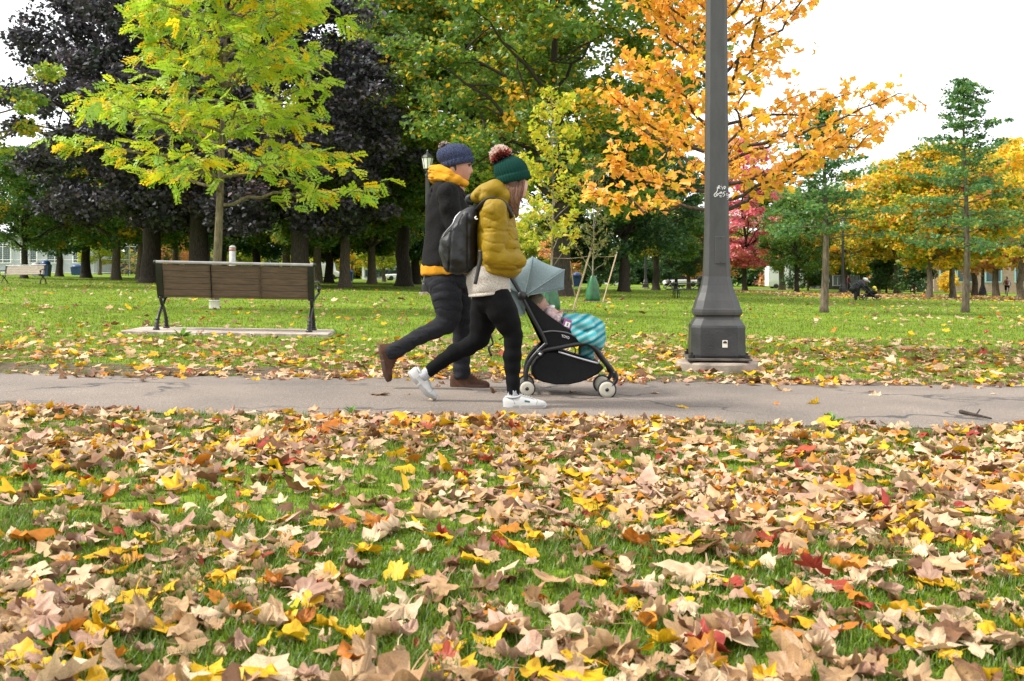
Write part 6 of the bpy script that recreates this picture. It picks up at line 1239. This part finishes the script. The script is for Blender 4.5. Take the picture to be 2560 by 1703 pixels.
for sg in (-1, 1): s.chain([Ep(365, 645, YC + sg * .09), Ep(432, 712, YC + sg * .108), Ep(470, 675, YC + sg * .07)], [.038, .033, .026], .015)
s.build('pink_top', plain('pink_cotton', (.5, .36, .36), .8, 0, .5, 40, .2), baby)
def stripes():
    m, N, L, b = nodes_of('striped_knit'); b.inputs['Roughness'].default_value = .9; b.inputs['Specular IOR Level'].default_value = .1
    t = N.new('ShaderNodeTexCoord'); mp = N.new('ShaderNodeMapping'); mp.inputs['Rotation'].default_value = (0, math.radians(-62), 0); mp.inputs['Scale'].default_value = (1, 1, 1); L.new(t.outputs['Object'], mp.inputs['Vector'])
    w = N.new('ShaderNodeTexWave'); w.bands_direction = 'X'; w.inputs['Scale'].default_value = 3.6; w.inputs['Distortion'].default_value = 1.2; w.inputs['Detail'].default_value = 2; w.inputs['Detail Scale'].default_value = 1.5; L.new(mp.outputs['Vector'], w.inputs['Vector'])
    r = N.new('ShaderNodeValToRGB'); e = r.color_ramp.elements; e[0].position = 0; e[0].color = (.0, .2, .25, 1); e[1].position = 1; e[1].color = (.06, .38, .42, 1); q = e.new(.12); q.color = (.1, .42, .46, 1); q = e.new(.45); q.color = (.42, .56, .55, 1); q = e.new(.75); q.color = (.2, .5, .53, 1); L.new(w.outputs['Fac'], r.inputs['Fac'])
    w2 = N.new('ShaderNodeTexWave'); w2.bands_direction = 'X'; w2.inputs['Scale'].default_value = 60; w2.inputs['Distortion'].default_value = 1; L.new(mp.outputs['Vector'], w2.inputs['Vector'])
    mm = N.new('ShaderNodeMix'); mm.data_type = 'RGBA'; mm.blend_type = 'MULTIPLY'; mm.inputs['Factor'].default_value = .25; L.new(r.outputs['Color'], mm.inputs['A']); L.new(w2.outputs['Color'], mm.inputs['B']); L.new(mm.outputs['Result'], b.inputs['Base Color'])
    bp = N.new('ShaderNodeBump'); bp.inputs['Strength'].default_value = .8; bp.inputs['Distance'].default_value = .004; L.new(w2.outputs['Fac'], bp.inputs['Height']); L.new(bp.outputs['Normal'], b.inputs['Normal']); return m
s = SDF((E2(470, 0)[0], YC - .27, E2(0, 1130)[1]), (E2(950, 0)[0], YC + .27, E2(0, 600)[1]), .0075)
s.chain([Ep(540, 715, YC), Ep(640, 745, YC), Ep(760, 765, YC), Ep(850, 800, YC), Ep(862, 900, YC), Ep(855, 990, YC)], [.05, .066, .07, .062, .05, .035], .03, (1, 2.6, 1))
for sg in (-1, 1): s.chain([Ep(610, 830, YC + sg * .17), Ep(690, 880, YC + sg * .205), Ep(800, 900, YC + sg * .2), Ep(865, 960, YC + sg * .15)], [.028, .034, .04, .03], .02)
s.chain([Ep(760, 960, YC + .03), Ep(740, 1030, YC + .04), Ep(790, 1085, YC + .05)], [.045, .05, .03], .03, (1, 2.2, 1)); s.cap(Ep(740, 960, YC), Ep(700, 1050, YC), .03, .02, .02, (1, 3, 1))
s.cap(Ep(620, 800, YC), Ep(850, 870, YC), .05, .055, .03, (1, 3.2, 1)).cap(Ep(700, 850, YC), Ep(850, 930, YC), .04, .05, .03, (1, 3.2, 1)); nzK = SinNoise(57, 12, 5, 13); disp(s, lambda P: .0045 * nzK(P, (1, 1, .6))); bl = s.build('blanket', stripes()); props(bl, 'turquoise and white striped knitted blanket over the baby legs', 'blanket')
t = thing('book', 'small purple board book with white label in the baby lap', 'book', Ep(545, 745, YC - .09)); R = Ry(.85) @ Rz(-.2); c0 = Ep(548, 738, YC - .13)
m = MB(); m.box(c0, (.085, .075, .012), R, .003); m.build('cover', plain('purple_board', (.25, .06, .2), .45, 0, .1), t); c1 = c0 + np.array([0, -.042, .0]); Rv = Ry(.35)
m = MB(); m.box(Ep(552, 748, YC - .178), (.075, .012, .07), Ry(.32), .003); m.build('page_face', plain('purple_board2', (.28, .07, .22), .45, 0, .1), t); m = MB(); m.box(Ep(545, 752, YC - .186), (.038, .003, .038), Ry(.32)); m.build('label', WHITEP, t); m = MB(); [m.box(Ep(541 + 8 * k, 752, YC - .1885), (.003, .002, .024), Ry(.32)) for k in range(2)]; m.build('barcode', IRON, t)
t = thing('toy_rattle', 'white round toy with green handle held by the baby', 'toy', Ep(395, 585, YC - .02)); m = MB(); m.lathe(Ep(396, 582, YC - .03), [(.0, -.014), (.022, -.012), (.027, 0), (.022, .012), (0, .014)], 18, 2); m.build('white_disc', WHITEP, t, True); m = MB(); m.tube([Ep(398, 590, YC - .03), Ep(412, 640, YC - .04), Ep(430, 660, YC - .045)], .012, 8); m.build('green_handle', plain('green_plastic', (.02, .3, .2), .4), t, True)

# ------------------------------------------------------------------ people farther off
def small(name, label, cat, loc, parts, h=.02, group=None, rot=0):
    t = thing(name, label, cat, loc, group)
    for nm, mat, fn in parts:
        s = SDF((-.8, -.55, -.03), (.8, .55, 1.95), h); fn(s); V, F = s.mesh(); mk(nm, V, F, mat, t, True, None, True)
    t.rotation_euler = (0, 0, rot); return t
BLK = plain('black_coat', (.012, .012, .014), .7, 0, .3, 5); BLKT = plain('dark_trousers', (.015, .015, .02), .8); HAIRB = plain('pale_hair', (.5, .38, .2), .7)
def body_up(s):
    s.ell((0, 0, 1.58), (.09, .08, .12)).cap((0, 0, 1.42), (0, 0, 1.5), .055, .055, .02).cap((0, 0, 1.0), (0, 0, 1.35), .11, .12, .05)
    for q in (-1, 1): s.chain([(0, q * .19, 1.36), (.04, q * .22, 1.1), (.16, q * .18, .92)], [.045, .04, .03], .02); s.ell((.19, q * .17, .9), (.05, .03, .035), .01); s.chain([(0, q * .09, .9), (.0, q * .1, .5), (0, q * .1, .06)], [.07, .05, .04], .02); s.ell((.07, q * .1, .04), (.12, .045, .04), .01)
def top_up(s):
    s.cap((0, 0, .95), (0, 0, 1.33), .16, .17, .05, (.8, 1.15, 1))
    for q in (-1, 1): s.chain([(0, q * .19, 1.36), (.04, q * .23, 1.1), (.14, q * .19, .95)], [.07, .06, .05], .03)
def leg_up(st_):
    def f(s):
        for q in (-1, 1): s.chain([(0, q * .09, .95), (q * st_ * .35, q * .1, .5), (q * st_ * (1 if q > 0 else 1.2), q * .1, .1)], [.1, .08, .06], .03)
    return f
def hair_up(s): s.ell((-.015, 0, 1.61), (.1, .092, .11)); s.D = np.maximum(s.D, -(s.ax[2][None, None, :] - 1.55) * .8 + (s.ax[0][:, None, None] - .02) * 1.0 - 0.0)
b = at(2121, 100); small('person', 'person in dark red top standing beside the far lamp post', 'person', b, [('body', M_SKIN, body_up), ('top', plain('maroon', (.1, .02, .035), .8), top_up), ('trousers', BLKT, leg_up(.03)), ('hair', BLKT, hair_up)], .025, 'people standing far off', -.8)
b = at(2068, 101); small('person', 'person in grey top standing right of the slim pin oak trunk', 'person', b, [('body', M_SKIN, body_up), ('top', plain('grey_top', (.3, .32, .36), .8), top_up), ('trousers', BLKT, leg_up(.03)), ('hair', BLKT, hair_up)], .025, 'people standing far off', .5)
b = at(1691, 100); small('person', 'fair haired person in dark jacket walking behind a grey pram', 'person', b, [('body', M_SKIN, body_up), ('jacket', BLK, top_up), ('trousers', BLKT, leg_up(.26)), ('hair', HAIRB, hair_up)], .025, None, math.pi)
def wheel_(m, c, r, w=.03, n=20): m.lathe(c, [(r * .82, -w / 2), (r, -w / 2), (r, w / 2), (r * .82, w / 2)], n, 1)
def ring_(c, r, tr, n=24): return [np.array(c) + [r * math.cos(q), 0, r * math.sin(q)] for q in np.linspace(0, 6.2832, n)]
def push_chair(px, Y, label, col, flip=1, toy=False, group=None):
    b = at(px, Y); t = thing('pushchair', label, 'pushchair', b, group); TB = plain('pushchair_tube', (.5, .5, .5) if not toy else (.02, .02, .02), .4, .4)
    for nm, pts in (('frame', [(.75, 1.02), (.3, .62), (-.05, .3), (-.35, .16)]), ('frame', [(.35, .16), (.1, .45), (-.2, .6)])):
        for y in (-.24, .24): m = MB(); m.tube(spline([(flip * x, y, z) for x, z in pts], 12), .022, 6); m.build(nm, TB, t, True, True)
    m = MB(); m.tube([(flip * .75, -.24, 1.02), (flip * .75, .24, 1.02)], .022, 6); m.build('handle', BLACKP, t, True, True)
    for x, r in ((-.38, .15), (.36, .14)):
        for y in (-.27, .27):
            m = MB(); m.tube(ring_((flip * x, y, r), r - .02, .02), .022, 6, False); w_ = m.build('wheel', TYRE, t, True, True); m = MB(); m.lathe((flip * x, y, r), [(.04, -.02), (.04, .02)], 10, 1)
            for q in range(3): a = q * 1.047; m.tube([(flip * x - (r - .02) * math.cos(a), y, r - (r - .02) * math.sin(a)), (flip * x + (r - .02) * math.cos(a), y, r + (r - .02) * math.sin(a))], .008, 4)
            m.build('spokes', TB, w_, True, True)
    s = SDF((-.6, -.3, .1), (.6, .3, 1.0), .02); s.chain([(flip * .18, 0, .72), (flip * .02, 0, .42), (flip * -.32, 0, .42)], [.09, .12, .09], .05, (1, 1.8, 1)); V, F = s.mesh(); mk('seat', V, F, FABRIC, t, True, None, True)
    if not toy:
        s = SDF((-.6, -.35, .3), (.6, .35, 1.1), .02); s.ell((flip * -.08, 0, .66), (.3, .25, .26)); s.ell((flip * -.22, 0, .56), (.24, .22, .2), .02, None, 'c'); V, F = s.mesh(); mk('hood', V, F, plain('pram_hood', col, .8, 0, .5, 5), t, True, None, True)
    else: s = SDF((-.6, -.3, .4), (.6, .3, 1.0), .02); s.ell((flip * -.26, 0, .68), (.1, .12, .09)).ell((flip * -.34, 0, .55), (.06, .08, .09), .03); V, F = s.mesh(); mk('toy', V, F, plain('yellow_toy', col, .5), t, True, None, True)
    m = MB(); m.box((flip * 0, 0, .26), (.45, .36, .16), None, .03); m.build('basket', FABRIC, t, False, True)
push_chair(1672, 100, 'grey striped pram pushed by the fair haired person', (.22, .18, .19), 1); push_chair(2174, 53.5, 'black three wheeled pushchair with yellow toy under the stooping person', (.75, .6, .03), -1, True)
c3 = crop(2100, 680, 14.73); Ys = 54.0; b = at(2141, Ys); t = thing('person', 'person in long black coat and pale cap stooping over a pushchair', 'person', b)
s = SDF(c3(250, 1120, Ys) - [0, .4, .05], c3(1300, 150, Ys) + [0, .4, 0], .022); s.chain([c3(600, 900, Ys), c3(590, 1060, Ys)], [.08, .07], .02); s.cap(c3(480, 660, Ys), c3(850, 400, Ys), .12, .12, .03).cap(c3(850, 400, Ys), c3(940, 320, Ys), .07, .07, .03).ell(c3(960, 320, Ys), (.12, .09, .1), .02)
for sg in (-1, 1): s.chain([c3(830, 430, Ys + sg * .18), c3(920, 560, Ys + sg * .2), c3(1010, 615, Ys + sg * .15)], [.05, .045, .035], .02); s.ell(c3(1030, 620, Ys + sg * .14), (.05, .03, .04), .02); s.chain([c3(570, 800, Ys + sg * .1), c3(590, 1060, Ys + sg * .1)], [.08, .06], .02); s.ell(c3(620, 1075, Ys + sg * .1), (.12, .05, .045), .02)
s.build('body', M_SKIN, t)
s = SDF(c3(250, 1120, Ys) - [0, .4, .05], c3(1300, 150, Ys) + [0, .4, 0], .022); s.chain([c3(440, 640, Ys), c3(600, 530, Ys), c3(780, 430, Ys), c3(900, 400, Ys)], [.15, .21, .2, .12], .05, (1, 1.2, 1)).chain([c3(450, 640, Ys), c3(470, 780, Ys)], [.14, .05], .03, (1, 1.6, 1)).chain([c3(600, 600, Ys), c3(640, 820, Ys)], [.2, .13], .05, (1, 1.4, 1))
for sg in (-1, 1): s.chain([c3(820, 440, Ys + sg * .2), c3(900, 560, Ys + sg * .22), c3(990, 600, Ys + sg * .17)], [.1, .085, .06], .03)
s.build('coat', BLK, t); s = SDF(c3(400, 1110, Ys) - [0, .3, .02], c3(800, 700, Ys) + [0, .3, 0], .022)
for sg in (-1, 1): s.chain([c3(575, 780, Ys + sg * .1), c3(580, 900, Ys + sg * .1), c3(590, 1075, Ys + sg * .1)], [.1, .09, .085], .02)
s.build('trousers', BLKT, t); s = SDF(c3(780, 420, Ys) - [0, .25, 0], c3(1160, 150, Ys) + [0, .25, 0], .018); s.ell(c3(940, 275, Ys), (.14, .12, .09), 0, Ry(.4)).ell(c3(1060, 350, Ys), (.1, .1, .03), .02, Ry(.7)); s.build('cap', plain('pale_cap', (.6, .62, .62), .8, 0, .15), t)
# cyclist
c5 = crop(2440, 660, 15.68); Yc = 86.0; b = at(2518, Yc); rot = math.radians(62)
bk = thing('bicycle', 'silver bicycle ridden along the far pale path', 'bicycle', b); ST = plain('bike_frame', (.55, .57, .58), .35, .4)
for x in (-.52, .52):
    m = MB(); m.tube(ring_((x, 0, .34), .32, .02, 30), .02, 6, False); w_ = m.build('wheel', TYRE, bk, True, True); m = MB()
    for q in range(8): a = q * .3927; m.tube([(x - .31 * math.cos(a), 0, .34 - .31 * math.sin(a)), (x + .31 * math.cos(a), 0, .34 + .31 * math.sin(a))], .004, 3)
    m.build('spokes', ST, w_, False, True)
m = MB()
for p_, q_ in (((-.52, 0, .34), (-.08, 0, .3)), ((-.08, 0, .3), (-.2, 0, .82)), ((-.52, 0, .34), (-.18, 0, .72)), ((-.08, 0, .3), (.36, 0, .75)), ((-.18, 0, .74), (.35, 0, .82)), ((.52, 0, .34), (.33, 0, .92))): m.tube([p_, q_], .02, 6)
m.build('frame', ST, bk, True, True); m = MB(); m.tube(spline([(.3, -.3, .98), (.34, -.1, 1.0), (.34, .1, 1.0), (.3, .3, .98)], 10), .014, 6); m.build('handlebar', BLACKP, bk, True, True); m = MB(); m.box((-.22, 0, .85), (.26, .13, .06), None, .02); m.build('saddle', BLACKP, bk, False, True); bk.rotation_euler = (0, 0, rot)
def cy_body(s):
    s.ell((.14, 0, 1.62), (.1, .08, .12)).cap((.08, 0, 1.45), (.12, 0, 1.55), .05, .05, .02).cap((-.18, 0, .95), (.05, 0, 1.38), .12, .13, .05)
    for q in (-1, 1): s.chain([(.05, q * .19, 1.38), (.16, q * .26, 1.16), (.3, q * .27, 1.01)], [.045, .04, .03], .02); s.chain([(-.2, q * .1, .92), (.12, q * .12, .72 - q * .1), (-.06, q * .12, .4 - q * .12)], [.08, .055, .04], .02); s.ell((-.0, q * .12, .33 - q * .12), (.11, .045, .035), .01)
def cy_top(s):
    s.cap((-.18, 0, .98), (.05, 0, 1.36), .16, .17, .05, (.9, 1.15, 1))
    for q in (-1, 1): s.chain([(.05, q * .2, 1.38), (.15, q * .27, 1.17), (.27, q * .28, 1.03)], [.075, .06, .05], .03)
def cy_sh(s):
    s.ell((-.2, 0, .93), (.16, .18, .12))
    for q in (-1, 1): s.chain([(-.2, q * .1, .92), (.1, q * .12, .73 - q * .1)], [.11, .085], .03)
def cy_helm(s): s.ell((.13, 0, 1.68), (.14, .1, .09)); s.D = np.maximum(s.D, 1.66 - s.ax[2][None, None, :])
small('person', 'cyclist in white top, black shorts and white helmet riding away', 'person', b, [('body', M_SKIN, cy_body), ('white_top', plain('white_shirt', (.75, .68, .67), .8), cy_top), ('shorts', BLKT, cy_sh), ('helmet', WHITEP, cy_helm)], .022, None, rot)
t = thing('backpack', 'red backpack on the cyclist', 'backpack', b + [0, 0, 1.2]); t.rotation_euler = (0, 0, rot); s = SDF((-.6, -.3, -.4), (.2, .3, .4), .02); s.ell((-.24, 0, .02), (.12, .15, .22), 0, Ry(.5)); V, F = s.mesh(); mk('bag', V, F, plain('red_bag', (.5, .12, .1), .7), t, True, None, True); m = MB(); m.box((-.36, 0, -.08), (.08, .24, .06), None, .02); m.build('bag_pocket', BLACKP, t, False, True)
